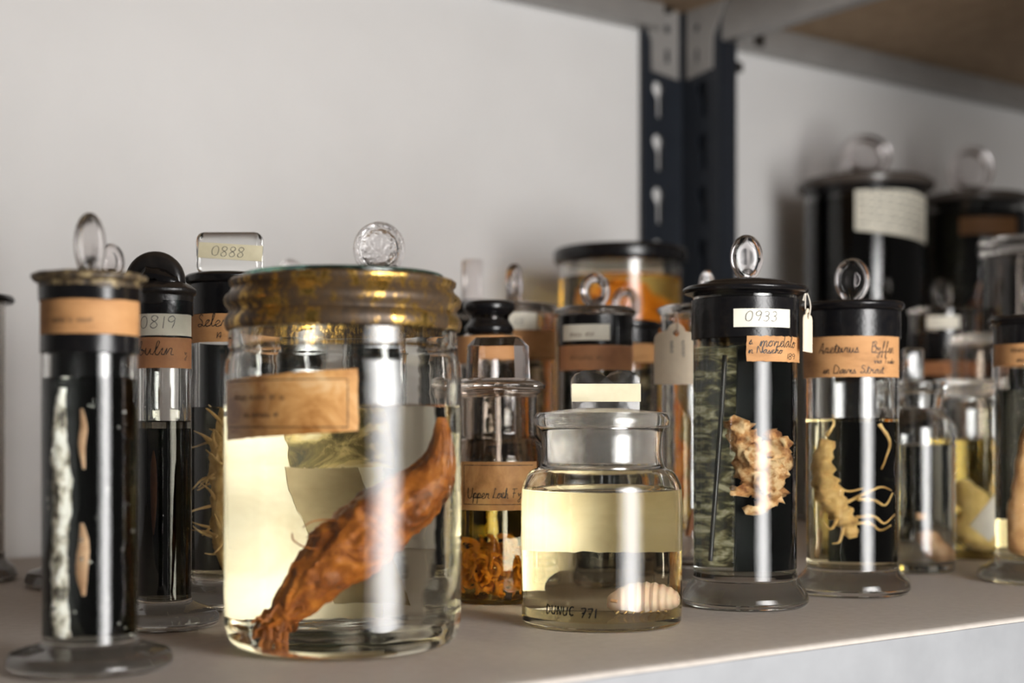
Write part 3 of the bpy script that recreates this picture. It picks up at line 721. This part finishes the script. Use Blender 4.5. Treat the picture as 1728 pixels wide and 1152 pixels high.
# ---- faceted-stopper jar of shrimps
j = J10 = Jar('stoppered_jar', 'brownish jar with a faceted glass stopper, holding small orange shrimps', 840, .881)
j.body([(80, None, 8), (87, 1004), (88, 990), (88, 792), (86, 772, 6), (78, 748, 8), (68, 739), (66, 730), (66, 668), (72, 664), (72, 660)], wall=.0024, floor=1003, mat='glass_brown', level=806, liq='liq_lemon')
j.lid([(64, 672), (66, 660), (80, 658), (81, 650), (74, 645), (58, 640)], 'glass_brown', name='stopper')
def faceted():
    bm = bmesh.new(); bmesh.ops.create_cube(bm, size=1)
    sx, sy, z0, z1 = j.m(104), j.m(60), j.z(642), j.z(570)
    for v in bm.verts:
        k = 1.0 if v.co.z < 0 else .94
        v.co = Vector((v.co.x * sx * k, v.co.y * sy * k, (z0 + z1) / 2 + v.co.z * (z1 - z0)))
    bmesh.ops.bevel(bm, geom=[e for e in bm.edges if min(v.co.z for v in e.verts) < max(v.co.z for v in e.verts) - .001 or min(v.co.z for v in e.verts) > z1 - .001], offset=.0052, segments=1, affect='EDGES')
    bmesh.ops.rotate(bm, verts=bm.verts, matrix=Matrix.Rotation(R(-14), 3, 'Z'))
    me = bpy.data.meshes.new('grip'); bm.to_mesh(me); bm.free(); return finish_mesh('faceted_grip', me, M['glass_violet'], j.lid_o, smooth=False)
faceted()
j.paper(760, 905, 780, 862, 'label_dim', jag=.0004); j.rule([((783, 786), (900, 786)), ((783, 786), (783, 852)), ((783, 852), (900, 852))], .0005)
j.write('Upper', 789, 842, 17, 'ink', .0007, fit=37); j.write('Loch', 831, 841, 16, 'ink', .0006, fit=27); j.write('Fy', 863, 841, 15, 'ink', .0006, fit=17)
def shrimp_mesh():
    v, f = [], []
    body = [Vector((math.cos(a) * .0030, 0, math.sin(a) * .0026)) for a in [R(200) - R(190) * i / 9 for i in range(10)]]
    tube_geo(body, lambda t: .0004 + .00085 * math.sin(PI * min(1, t * .75 + .18)), 8, v, f, flat=.7)
    for k in range(3): tube_geo([body[2 + 2 * k] * .96, body[2 + 2 * k] * .35 + Vector((.0004 * k, .0004, 0))], .00016, 4, v, f)
    for s in (-1, 1): tube_geo(catmull([body[0], body[0] + Vector((-.0012, s * .0006, .0012)), body[0] + Vector((-.0008, s * .0012, .0034))], 4), lambda t: .00016 * (1 - .6 * t), 4, v, f)
    tube_geo([body[-1], body[-1] + Vector((.0006, 0, -.0012))], lambda t: .0005 + .0005 * t, 6, v, f, flat=.3)
    return finish('shrimp', v, f, M['sp_shrimp'], None, angle=60)
rg = random.Random(12); sh0 = shrimp_mesh(); lim = j.rad(j.z(960)) - j.wall - .0052; zf = j.fz + .0026
for k in range(170):
    o = sh0 if k == 0 else sh0.copy()
    if k: COL.objects.link(o)
    tag(o, 'small curled orange shrimp in the heap at the bottom of the faceted-stopper jar', 'shrimp', 'orange shrimps heaped in the jar')
    a = rg.uniform(0, 2 * PI); r = lim * math.sqrt(rg.uniform(0, 1)) if k % 3 else lim * rg.uniform(.85, 1.0)
    h = (.0255 + .004 * math.sin(a * 2 + 1)) * rg.random()
    o.location = (j.x + r * math.sin(a), j.y - r * math.cos(a), zf + .0012 + h); o.rotation_euler = (rg.uniform(-.9, .9) + (PI if k % 4 == 0 else 0), rg.uniform(0, 6.3), rg.uniform(0, 6.3))
    s_ = rg.uniform(1.0, 1.5); o.scale = (s_, s_, s_)

# ---- DUNUC 771
j = J15 = Jar('stoppered_jar', 'squat clear stoppered jar lettered DUNUC 771 on the glass', 1015, .7795)
j.body([(130, None, 4), (134, 1046), (135, 1030), (136, 850), (134, 818, 14), (122, 796, 10), (106, 789, 5), (103, 780), (101, 765), (102, 738), (105, 724), (114, 720, 3), (116, 709, 4), (110, 698, 3), (98, 696)], wall=.0027, floor=1036, mat='glass', level=828, liq='liq_yellow', floor_r=.005)
q = rounded([(0, j.z(783)), (j.m(90), j.z(783)), (j.m(93), j.z(722)), (j.m(96), j.z(700)), (j.m(96), j.z(696)), (j.m(40), j.z(690)), (0, j.z(690))], .0012)
j.lid_o = lathe('stopper', q, M['glass_frost'], j.root, 72); j.lid_o['label'] = 'ground glass stopper'
def heart_grip():
    pr = [(-57, 692), (-59, 660), (-58, 640), (-52, 632), (-38, 627), (-18, 626), (-6, 630), (-1, 636), (2, 636), (8, 630), (20, 626), (40, 627), (52, 632), (57, 640), (58, 660), (57, 692)]
    v = []; n = len(pr); th = j.m(14)
    for s, k in ((-1, .97), (-.92, 1), (.92, 1), (1, .97)):
        for x, y in pr: v.append((j.m(x * k + 7), s * th, j.z(692 + (y - 692) * k)))
    f = [tuple(range(n)), tuple(range(3 * n, 4 * n))[::-1]]
    for l in range(3):
        for i in range(n):
            k = (i + 1) % n; f.append((l * n + i, l * n + k, (l + 1) * n + k, (l + 1) * n + i))
    return finish('stopper_grip', v, f, M['glass_knob'], j.lid_o, angle=50)
hg = heart_grip()
box('tape_label', (j.m(-51), -j.m(14) - .0005, j.z(679)), (j.m(65), -j.m(14) - .0001, j.z(649)), M['tape'], hg)
j.paper(0, 0, 829, 937, 'back_paper', r=j.rad(j.z(900)) - j.wall - .0012, name='back_label_or_shadow', back=(j.phi_cam + PI - .85, j.phi_cam + PI + 1.0), jag=.002, seed=5)
j.last = (j.glass, j.rad(j.z(1034)) + .0004, 0, 0, 0, 0)
j.write('DUNUC', 922, 1040, 14, 'ink_black', .0009, fit=49, join=False, track=.34, name='lettering'); j.write('771', 979, 1043, 15, 'ink_black', .0010, fit=29, join=False, track=.25, name='lettering')
def isopod(j):
    a, b = j.inp(1024, 1022, dy=-.004), j.inp(1143, 1012, dy=-.002); L_ = (b - a).length
    v, rings, f = [], [], []; ns, sg = 70, 30; zb = j.fz + .0004
    for i in range(ns + 1):
        t = i / ns; env = (math.sin(PI * min(1, (t * .94 + .03))) ** .5)
        seg = (t * 9) % 1; w = env * (1 + .11 * (1 - abs(2 * seg - 1)) * (1 if .12 < t < .95 else .3))
        c = a.lerp(b, t); hh = .0095 * w * (1.02 - .15 * t); ww = .0088 * w; ring = []
        for k in range(sg):
            an = 2 * PI * k / sg; y = math.cos(an) * ww; z = math.sin(an) * hh
            if z < 0: z *= .75
            ring.append(len(v)); v.append(Vector((c.x, c.y + y, zb + .0075 + z + .0012 * math.sin(t * PI))))
        rings.append(ring)
    for A, B in zip(rings, rings[1:]):
        for k in range(sg): f.append((A[k], A[(k + 1) % sg], B[(k + 1) % sg], B[k]))
    f += [tuple(rings[0]), tuple(rings[-1][::-1])]
    body = finish('isopod', v, f, M['sp_pale'], None, angle=40)
    for k in range(7):
        for s in (-1, 1):
            c = a.lerp(b, .14 + .11 * k)
            tube('leg', [Vector((c.x, c.y + s * .0064, zb + .0036)), Vector((c.x - .001, c.y + s * .0078, zb + .0022)), Vector((c.x + .0008, c.y + s * .0066, zb + .0007))], .00045, M['sp_tan'], body, 6)
    for s in (-1, 1):
        c = a.lerp(b, .08); e = tube('eye', [Vector((c.x - .0012, c.y - .0036 * s - .0012, zb + .0092)), Vector((c.x + .0014, c.y - .0042 * s - .0016, zb + .0088))], .0009, M['sp_pink'], body, 10)
    return body
specimen(isopod(j), j, 'pale ridged isopod lying at the bottom of the DUNUC 771 jar', 'specimen')

# ---- 0933
j = J16 = Jar('cylinder_jar', 'tall jar with oval glass handle, number label 0933 and torn orange label', 1257, .8575)
j.body([(101, None), (107, 1012), (105, 1001), (95, 984), (88, 976), (86, 966), (86, 950), (87, 498)], wall=.0026, floor=966, level=590, liq='liq_clear', rr=.0016)
j.lid([(88, 503), (92, 500), (103, 497), (106, 491), (101, 486), (78, 484), (72, 478), (50, 474), (20, 471)], 'black', wob=.0004)
j.disc(30, 397, 474, R(20), 'glass_violet', th=8, dimple=.97, dx=3)
j.seal(500, 570, th=.001)
j.paper(1238, 1332, 522, 553, 'white', r=j.rad(j.z(540)) + .0012); j.write('0933', 1257, 543, 16, 'pencil', .0006, fit=56, track=.28, slant=.2)
j.paper(1260, 1348, 568, 611, 'label', jag=.0010, r=j.rad(j.z(590)) + .0012, seed=8)
j.write('s', 1264, 582, 14, 'ink', .0006); j.write('mordalo', 1282, 586, 18, 'ink', .0006, fit=60); j.write('n Nascho', 1263, 597, 11, 'ink', .0006, fit=58); j.write('189', 1327, 606, 9, 'ink', .0005, fit=14)
j.back(575, 962, 1.15, 'backing_olive', phi0=j.phi_cam + PI + .25)
# dark plate the specimen is tied to, its edge showing as a black slanting line
def plate(j):
    a = [j.inp(1247, 585, dy=.004), j.inp(1242, 950, dy=.004)]
    x1 = .0215
    v = [Vector((a[1].x, .0035, j.fz + .0003)), Vector((x1, .0045, j.fz + .0003)), Vector((x1, .0045, a[0].z)), Vector((a[0].x, .0035, a[0].z))]
    v += [p + Vector((0, .0016, 0)) for p in v]
    f = [(0, 1, 2, 3), (7, 6, 5, 4), (0, 4, 5, 1), (1, 5, 6, 2), (2, 6, 7, 3), (3, 7, 4, 0)]
    return finish('mounting_plate', v, f, M['blacking'], None, smooth=False)
specimen(plate(j), j, 'dark plate standing upright behind the pink tissue in jar 0933', 'plate')
o = tube('mounting_rod', [j.inp(1222, 600, dy=-.001), j.inp(1210, 770, dy=-.001), j.inp(1196, 945, dy=-.001)], .0012, M['rod'], seg=8)
specimen(o, j, 'thin black rod leaning in jar 0933', 'rod')
rg = random.Random(5); bl = []
for x, y, h in ((1242, 715, 14), (1248, 735, 18), (1262, 760, 22), (1278, 778, 26), (1296, 790, 26), (1308, 770, 18), (1318, 750, 12), (1290, 815, 22), (1305, 830, 16), (1262, 800, 16), (1250, 826, 12), (1238, 830, 8), (1286, 846, 12), (1268, 858, 9), (1298, 735, 10), (1322, 775, 10)):
    p = j.inp(x, y, dy=-.006 + rg.uniform(-.002, .001)); bl.append((p.x, p.y, p.z, h * j.k * .72))
o = blob('sponge_fragment', bl, M['sp_coral'], None, res=.0008, amp=.0042, freq=560, seed=2, octv=5, fat=1.75, sub=1)
specimen(o, j, 'crumpled pinkish-orange tissue hanging in jar 0933', 'specimen')

# ---- Arcturus
j = J17 = Jar('cylinder_jar', 'jar with broad orange label Arcturus, oval glass handle, right of 0933', 1438, .919)
j.body([(90, None), (97, 990), (93, 976), (82, 965), (77, 959), (76, 948), (77, 640), (77.5, 524)], wall=.0025, floor=956, level=708, liq='liq_yellow', rr=.0018)
j.lid([(79, 528), (84, 525), (87, 518), (84, 513), (60, 511), (20, 509)], 'black', wob=.0004)
j.disc(30, 436, 511, R(-22), 'glass_violet', th=8, dimple=.97)
j.seal(522, 569, th=.0009)
j.paper(1340, 1516, 568, 637, 'label', jag=.0004, r=j.rad(j.z(600)) + .0010); j.write('Arcturus', 1382, 596, 17, 'ink', .0006, fit=68); j.write('Byffin', 1470, 596, 18, 'ink', .0006, fit=38); j.write('via Tudo', 1475, 614, 9, 'ink', .0005, fit=34); j.write('in Davis Strait', 1389, 631, 13, 'ink', .0006, fit=103)
j.back(712, 952, .85, 'blacking', phi0=j.phi_cam + PI - .55)
def arcturus(j):
    v, f = [], []
    pth = catmull([j.inp(x, y, dy=-.004) for x, y in ((1390, 742), (1380, 778), (1384, 818), (1404, 850), (1424, 876), (1436, 905))], 14)
    n_ = len(pth)
    tube_geo(pth, lambda t: (.0018 + .0052 * math.sin(PI * (t * .8 + .14))) * (1 + .14 * math.sin(t * 55)), 22, v, f, jag=.22, ns=600)
    rg = random.Random(3)
    legs = [[(1440, 840), (1470, 842), (1490, 850), (1503, 830)], [(1440, 870), (1468, 868), (1488, 880), (1506, 866)], [(1430, 880), (1462, 880), (1482, 892), (1500, 884)], [(1425, 845), (1465, 826), (1485, 820), (1502, 826)],
            [(1384, 735), (1400, 715), (1388, 700)], [(1480, 715), (1498, 745), (1492, 770), (1484, 790)], [(1400, 850), (1370, 830), (1366, 800)], [(1410, 865), (1392, 890), (1380, 880)], [(1420, 880), (1410, 910), (1398, 915)], [(1388, 800), (1420, 826), (1452, 822)]]
    for L_ in legs:
        p = catmull([j.inp(x, y, dy=rg.uniform(-.012, -.004)) for x, y in L_], 6); tube_geo(p, lambda t: .0011 * (1 - .6 * t), 7, v, f, jag=.3, ns=900)
    return finish('arcturus_isopod', v, f, M['sp_tan'], None, angle=70)
specimen(arcturus(j), j, 'tan long-legged crustacean curled inside the Arcturus jar', 'specimen')

# ---- jars in the second rank, between the big jar and the tag
j = Jar('black_topped_jar', 'small jar with flared black rim behind the faceted stopper', 826, .99)
j.body([(60, None), (62, 970), (60, 950), (54, 600), (52, 574, 6), (36, 562), (32, 540), (36, 528)], wall=.0024, floor=962, mat='glass_brown')
j.lid([(30, 566), (40, 563), (42, 554), (34, 544), (31, 536), (38, 530), (44, 524), (44, 514), (38, 509)], 'black', rr=.0018)
j.paper(760, 884, 567, 613, 'label', jag=.0004)
j.back(620, 955, 1.4, 'blacking')
j = Jar('cylinder_jar', 'brown glass jar with edge-on disc handle, white tab and orange band, by the black-rimmed jar', 868, 1.08)
j.body([(74, None), (78, 950), (72, 940), (69, 936), (69, 528)], wall=.0026, floor=936, mat='glass_brown')
j.lid([(70, 532), (76, 528), (78, 522), (72, 516), (30, 510)], 'glass_brown'); j.disc(30, 445, 511, R(72), th=8, parent=j.lid_o)
j.paper(856, 905, 528, 557, 'white'); j.write('48', 866, 550, 12, 'pencil', .0004); j.paper(0, 0, 557, 604, 'label', full=True)
j.back(610, 930, .9, 'backing_olive')
pts = [j.inp(915, y) for y in (620, 680, 800, 900)]
o = tube('tissue_strip', pts, lambda t: .0028, M['sp_cream'], flat=.4, jag=.1); specimen(o, j, 'cream strip inside the brown jar with the orange band', 'specimen')
j = Jar('cylinder_jar', 'jar in the back rank with an upright glass block handle, left of the edge-on disc', 800, 1.18)
j.body([(60, None), (62, 925), (56, 912), (52, 906), (52, 525)], wall=.0026, floor=908, mat='glass_smoke')
j.lid([(54, 530), (58, 524), (54, 516), (30, 508)], 'black')
box('block_handle', (-j.m(20), -j.m(9), j.z(512)), (j.m(14), j.m(9), j.z(439)), M['glass_violet'], j.lid_o, .0025, 3)
j.back(535, 900, 1.4)
j = Jar('cylinder_jar', 'jar with black top, blank white tab and tall disc handle, behind the DUNUC 771 stopper', 1004, 1.0)
j.body([(66, None), (70, 968), (66, 955), (63, 950), (62, 535)], wall=.0026, floor=950, mat='glass_smoke')
j.lid([(64, 536), (69, 532), (70, 526), (60, 520), (24, 516)], 'glass_smoke'); j.disc(26, 460, 522, R(-24), 'glass_violet', th=8, dimple=.5, rim=True)
j.seal(530, 582); j.paper(951, 1029, 548, 575, 'white', r=j.rad(j.z(560)) + .001); j.write('mnu mn', 962, 568, 11, 'ink_faint', .0003, join=False)
j.paper(945, 1070, 583, 625, 'label_red'); j.write('mnunu m', 962, 608, 14, 'ink_faint', .0003)
j.back(628, 945, 1.3)
j = Jar('cylinder_jar', 'jar with small round disc handle between the big amber jar and the white-tab jar', 1056, 1.13)
j.body([(60, None), (64, 938), (58, 926), (55, 920), (55, 555)], wall=.0026, floor=920, mat='glass_brown')
j.lid([(56, 558), (60, 554), (60, 546), (50, 543)], 'black'); j.disc(25, 484, 545, R(-30), 'glass_violet', th=8, dimple=.45, rim=True)
j.seal(552, 580); j.paper(0, 0, 580, 612, 'label', full=True); j.back(620, 915, 1.2, 'backing_olive')
j = Jar('amber_jar', 'wide jar of amber spirit with a black rim near the shelving post', 1047, 1.35)
j.body([(98, None), (101, 900), (102, 890), (102, 446)], wall=.0032, floor=900, level=472, liq='liq_amber')
j.lid([(104, 448), (112, 444), (113, 427), (108, 421), (60, 420)], 'black', rr=.002)
j.paper(0, 0, 448, 471, 'back_paper', r=j.rad(j.z(450)) - j.wall - .0012, name='back_label_or_shadow', back=(j.phi_cam + PI - .9, j.phi_cam + PI + .9))
bl = []; rg = random.Random(9)
for k in range(32):
    a = rg.uniform(0, 6.28); r = rg.uniform(0, .033); bl.append((r * math.cos(a), r * math.sin(a), j.z(rg.uniform(490, 850)), rg.uniform(.013, .019)))
bl.append((.0, -.004, j.z(462), .012)); bl.append((.02, -.006, j.z(560), .02)); bl.append((-.02, -.006, j.z(700), .02)); bl.append((.0, 0, j.z(640), .022)); bl.append((.0, 0, j.z(780), .022))
o = blob('tissue_mass', bl, M['sp_mass'], None, res=.003, amp=.005, freq=60, seed=4, lim=.0485, zmin=j.fz + .0015, zmax=j.lz - .0015); specimen(o, j, 'big orange mass filling the wide amber jar', 'specimen')
# tagged clear jar
j = J14 = Jar('cylinder_jar', 'clear jar with a buff tag hung at its neck, left of 0933', 1190, .985)
j.body([(80, None), (84, 970), (78, 958), (74, 952), (74, 530)], wall=.0026, floor=952)
j.lid([(76, 534), (80, 530), (82, 522), (70, 517), (30, 512)], 'glass_smoke'); j.disc(14, 456, 516, R(10), th=8, dx=3)
o = tube('tissue_strip', [j.inp(1150, 905), j.inp(1160, 880), j.inp(1168, 850)], lambda t: .0034 * math.sin(PI * min(1, t * .8 + .15)), M['sp_dark'], n=8, jag=.2); specimen(o, j, 'dark brown scrap inside the jar with the buff tag', 'specimen')

# ---- tags
def tag_card(label, x0, yaw, w, h, hole_z, loc, scribble):
    root = thing('paper_tag', label, 'tag', loc, yaw)
    sc = []
    c = w * .30
    sc = [(-w / 2, 0), (w / 2, 0), (w / 2, h * .72)] 
    sc += [(w / 2 - c * .45 * (1 - math.cos(t)) - 0, h * .72 + h * .12 * math.sin(t)) for t in (.5, 1.0, 1.5)]
    sc += [(w * .22, h * .86), (w * .17, h * .93), (w * .10, h * .98), (0, h)]
    sc += [(-a, b) for a, b in sc[::-1] if a < w / 2 - 1e-6 and a > 0] + [(-w / 2, h * .72)]
    k = [circle(0, h * .83, .0021)]
    cd = polyplate('card', [sc] + k, .0007, M['tag'], root, lambda s, q, d: Vector((s, d, q - h * .83)))
    v, f = [], []
    ring = [(.0032 * math.cos(a), .0032 * math.sin(a)) for a in [2 * PI * i / 20 for i in range(21)]]
    tube_geo(catmull([Vector((.0006, -.0004, -.0002)), Vector((.0010, -.0010, .006)), Vector((.0004, .0008, .013)), Vector((.001, .003, hole_z))], 6), .0004, 6, v, f)
    tube_geo(catmull([Vector((-.0004, .0012, -.0002)), Vector((-.0008, .0016, .006)), Vector((-.0004, .0016, .013)), Vector((-.001, .003, hole_z))], 6), .0004, 6, v, f)
    finish('string', v, f, M['string'], root, angle=70)
    if scribble:
        for i, t in enumerate(('nuniu', 'imni')):
            L, wd = strokes(t, .0042, .1)
            ink('handwriting', L, .0003, M['pencil'], cd, lambda a, b, i=i: Vector((.0055 - b - .0075 * i, -.0002, -h * .12 - a)))
    return root
d = .948; k = d / F
tag_card('buff card tag with scalloped top, hung by string left of the 0933 jar', 0, R(4), 74 * k, 104 * k, .014, (XX(1141, d), d, ZZ(562, d)), True)
d = .842; k = d / F
tag_card('pale tag seen nearly edge-on, hung between the 0933 and Arcturus jars', 0, R(63), 52 * k, 74 * k, .009, (XX(1357, d) + .003, d + .003, ZZ(532, d)), False)

# ---- right back: tall dark jars, clear jars
j = Jar('tall_dark_jar', 'tallest dark jar at the back with a typed white label and ring handle', 1460, 1.6)
j.body([(98, None), (101, 872), (101, 860), (101, 324)], wall=.0035, floor=868, level=345, liq='liq_dark')
j.lid([(102, 324), (112, 322), (114, 313), (106, 307), (40, 303)], 'grey_lid'); j.disc(47, 226, 305, R(14), 'glass_violet', th=10, dimple=.4, rim=True)
j.seal(308, 322, mat='black'); j.back(334, 866, 1.5)
lb = j.paper(1443, 1562, 318, 398, 'white', tilt=-.12)
L = []; rg = random.Random(6); r_ = j.last[1]
for row in range(6):
    a = j.phi(1448, r_) * r_; e = j.phi(1556, r_) * r_; y = j.zf(329 + row * 11.6, r_)
    while a < e - .003:
        w_ = rg.uniform(.003, .010); n_ = int(w_ / .0011); L.append([(a + w_ * i / n_, y + (.0012 if i % 2 else 0) - .12 * (a - (j.last[2] + j.last[3]) / 2 * r_)) for i in range(n_ + 1)]); a += w_ + .0028
ink('typed_lines', L, .0016, M['pencil'], lb, lambda a, b: j.on(a / r_, r_, b))
j = Jar('tall_dark_jar', 'tall dark jar with round disc handle and dim orange label, beside the typed-label jar', 1645, 1.66)
j.body([(82, None), (86, 862), (86, 850), (86, 345)], wall=.0035, floor=856, level=365, liq='liq_olive')
j.lid([(87, 348), (92, 345), (92, 337), (84, 333), (30, 331)], 'grey_lid'); j.disc(41, 245, 333, R(8), 'glass_violet', th=9, dimple=.5, dx=-8, rim=True)
j.paper(1619, 1715, 367, 396, 'label_shaded'); j.back(350, 850, 1.5)
o = tube('tissue_strip', [j.inp(1655, 455, dy=-.042), j.inp(1638, 500, dy=-.042), j.inp(1622, 545, dy=-.042), j.inp(1612, 600, dy=-.042)], lambda t: .004 + .007 * math.sin(PI * t), M['sp_orange'], flat=.5, jag=.2); specimen(o, j, 'slanting orange strip inside the tall dark jar at back right', 'specimen')
j = Jar('clear_jar', 'clear empty jar with greenish glass lid at the right border', 1735, 1.35)
j.body([(74, None), (76, 900), (75, 890), (75, 436)], wall=.003, floor=900, mat='glass_smoke')
j.lid([(76, 437), (81, 434), (82, 412), (78, 405), (40, 403)], 'glass_smoke')
j = Jar('dark_jar', 'dark jar with a small white tab and orange band, behind the clear stoppered bottle', 1590, 1.37)
j.body([(52, None), (55, 898), (54, 886), (54, 530)], wall=.003, floor=894, mat='glass_smoke')
j.lid([(55, 532), (58, 530), (58, 524), (52, 521)], 'glass_smoke'); j.disc(20, 470, 523, R(30), 'glass_smoke', th=8)
j.paper(1564, 1619, 534, 555, 'white'); j.paper(0, 0, 610, 634, 'label_red', full=True); j.seal(560, 610); j.back(640, 885, 1.3)
j = Jar('clear_jar', 'grey clear jar with flat glass lid showing above the yellow-spirit jar', 1668, 1.25)
j.body([(58, None), (61, 922), (60, 910), (60, 590), (56, 580)], wall=.0028, floor=916, mat='glass_brown')
j.lid([(58, 584), (63, 580), (63, 570), (54, 564)], 'glass_frost')
j = J23 = Jar('yellow_jar', 'jar of yellow spirit with frosted lid and furry cream specimen, at the right', 1660, 1.17)
j.body([(80, None), (84, 934), (84, 925), (84, 690), (78, 676), (78, 668)], wall=.003, floor=934, level=742, liq='liq_gold')
j.lid([(74, 672), (84, 668), (86, 652), (80, 642), (30, 640)], 'glass_frost')
bl = []
for x, y, h in ((1630, 840, 34), (1650, 860, 40), (1625, 890, 36), (1660, 905, 40), (1690, 890, 36), (1640, 915, 34), (1700, 915, 30), (1618, 820, 20)):
    p = j.inp(x, y, dy=-.004); bl.append((p.x * .9, p.y, max(p.z, .018), h * j.k * .62))
o = blob('furry_specimen', bl, M['sp_cream'], None, res=.0022, amp=.002, freq=260, seed=7, octv=5); specimen(o, j, 'furry cream lump at the bottom of the yellow jar', 'specimen')
d = 1.09; o = box('paper_slip', (-.010, -.0004, -.022), (.010, .0004, .022), M['white']); o.location = (XX(1684, d), d, ZZ(868, d)); o.rotation_euler = (R(8), R(38), R(10)); o.location.z = .042
tag(o, 'white paper slip leaning between the yellow jar and the pink-specimen jar', 'paper slip')
j = J22 = Jar('stoppered_bottle', 'clear stoppered bottle with a sloping shoulder, just right of the Arcturus jar', 1542, 1.056)
j.body([(62, None, 4), (67, 958), (68, 950), (68, 735), (66, 715, 12), (52, 700, 8), (44, 690), (48, 668), (54, 654), (56, 648)], wall=.0024, floor=950, level=752, liq='liq_clear')
j.lid([(40, 690), (44, 660), (52, 650), (52, 645), (20, 643)], 'glass', name='stopper')
box('stopper_grip', (-j.m(20), -j.m(10), j.z(645)), (j.m(16), j.m(10), j.z(588)), M['glass'], j.lid_o, .0026, 3)
o = blob('tissue_wedge', [(*j.inp(1568, 905, dy=.004), .006), (*j.inp(1580, 925, dy=.004), .007), (*j.inp(1556, 870, dy=.004), .004), (*j.inp(1592, 940, dy=.003), .006)], M['sp_pink'], None, res=.0014, amp=.001); specimen(o, j, 'brownish wedge of tissue in the clear stoppered bottle', 'specimen')
j = J21 = Jar('cylinder_jar', 'jar with black top and orange band, cut off by the right border', 1755, .99)
j.body([(96, None), (103, 972), (97, 960), (80, 951), (73, 946), (72, 935), (72.5, 548)], wall=.0026, floor=944, level=660, liq='liq_yellow')
j.lid([(74, 552), (82, 548), (85, 541), (80, 536), (30, 533)], 'black', wob=.0004); j.disc(30, 460, 534, R(15), th=14, dimple=.9)
j.seal(546, 580, th=.0009); j.paper(0, 0, 578, 616, 'label', full=True); j.write('nunu', 1706, 594, 13, 'ink', .0004); j.write('mu', 1716, 611, 11, 'ink', .0004)
j.back(620, 880, 1.2, 'blacking', phi0=j.phi_cam + PI - .25)
bl = []
for i in range(14):
    t = i / 13; p = j.inp(1742 - 22 * math.sin(t * 2), 690 + 225 * t, dy=-.004); bl.append((p.x, p.y, p.z, .0035 + .0075 * t * (1 - .2 * t)))
o = blob('ridged_specimen', bl, M['sp_pink'], None, res=.0013, amp=.0012, freq=190, seed=3); specimen(o, j, 'pinkish ridged specimen in the jar cut off by the right border', 'specimen')

# ------------------------------------------------------------------ light, world, camera
ld = bpy.data.lights.new('softbox', 'AREA'); ld.shape = 'RECTANGLE'; ld.size = .72; ld.size_y = .86; ld.energy = 44; ld.color = (1.0, .985, .968)
ld.use_nodes = True; nt = ld.node_tree; em = nt.nodes['Emission']
tc = nt.nodes.new('ShaderNodeTexCoord'); sx = nt.nodes.new('ShaderNodeSeparateXYZ'); nt.links.new(tc.outputs['UV'], sx.inputs[0])
prod = None
for ax, wd in (('X', .5), ('Y', .2)):
    a = nt.nodes.new('ShaderNodeMath'); a.operation = 'SUBTRACT'; nt.links.new(sx.outputs[ax], a.inputs[0]); a.inputs[1].default_value = .5
    b = nt.nodes.new('ShaderNodeMath'); b.operation = 'ABSOLUTE'; nt.links.new(a.outputs[0], b.inputs[0])
    c = nt.nodes.new('ShaderNodeMapRange'); c.interpolation_type = 'SMOOTHSTEP'; nt.links.new(b.outputs[0], c.inputs['Value'])
    c.inputs['From Min'].default_value = .5 - wd; c.inputs['From Max'].default_value = .5; c.inputs['To Min'].default_value = 1; c.inputs['To Max'].default_value = .06
    if prod is None: prod = c.outputs['Result']
    else:
        m_ = nt.nodes.new('ShaderNodeMath'); m_.operation = 'MULTIPLY'; nt.links.new(prod, m_.inputs[0]); nt.links.new(c.outputs['Result'], m_.inputs[1]); prod = m_.outputs[0]
nt.links.new(prod, em.inputs['Strength'])
lo = bpy.data.objects.new('softbox_lamp', ld); COL.objects.link(lo); lo.location = (.62, .05, .13)
tgt = Vector((.08, .95, .16)); lo.rotation_euler = (tgt - lo.location).to_track_quat('-Z', 'Y').to_euler()
w = bpy.data.worlds.new('room'); scene.world = w; w.use_nodes = True
bg = w.node_tree.nodes['Background']; bg.inputs['Color'].default_value = (1.0, .95, .90, 1); bg.inputs['Strength'].default_value = .10
cd = bpy.data.cameras.new('camera'); cam = bpy.data.objects.new('camera', cd); COL.objects.link(cam)
cam.location = (0, 0, HC); cam.rotation_euler = (PI / 2, 0, 0)
cd.sensor_width = 36; cd.lens = F / 1728 * 36; cd.shift_y = (HY - 576) / 1728; cd.clip_start = .01
cd.dof.use_dof = True; cd.dof.focus_distance = .79; cd.dof.aperture_fstop = 4.7; cd.dof.aperture_blades = 9
scene.camera = cam
cy = scene.cycles
cy.max_bounces = 28; cy.transmission_bounces = 28; cy.glossy_bounces = 8; cy.diffuse_bounces = 4; cy.transparent_max_bounces = 8
cy.caustics_refractive = True; cy.caustics_reflective = True; cy.blur_glossy = 0; cy.sample_clamp_indirect = 40
vs = scene.view_settings; vs.view_transform = 'Standard'; vs.look = 'None'; vs.gamma = 1; vs.use_curve_mapping = False; vs.exposure = 0
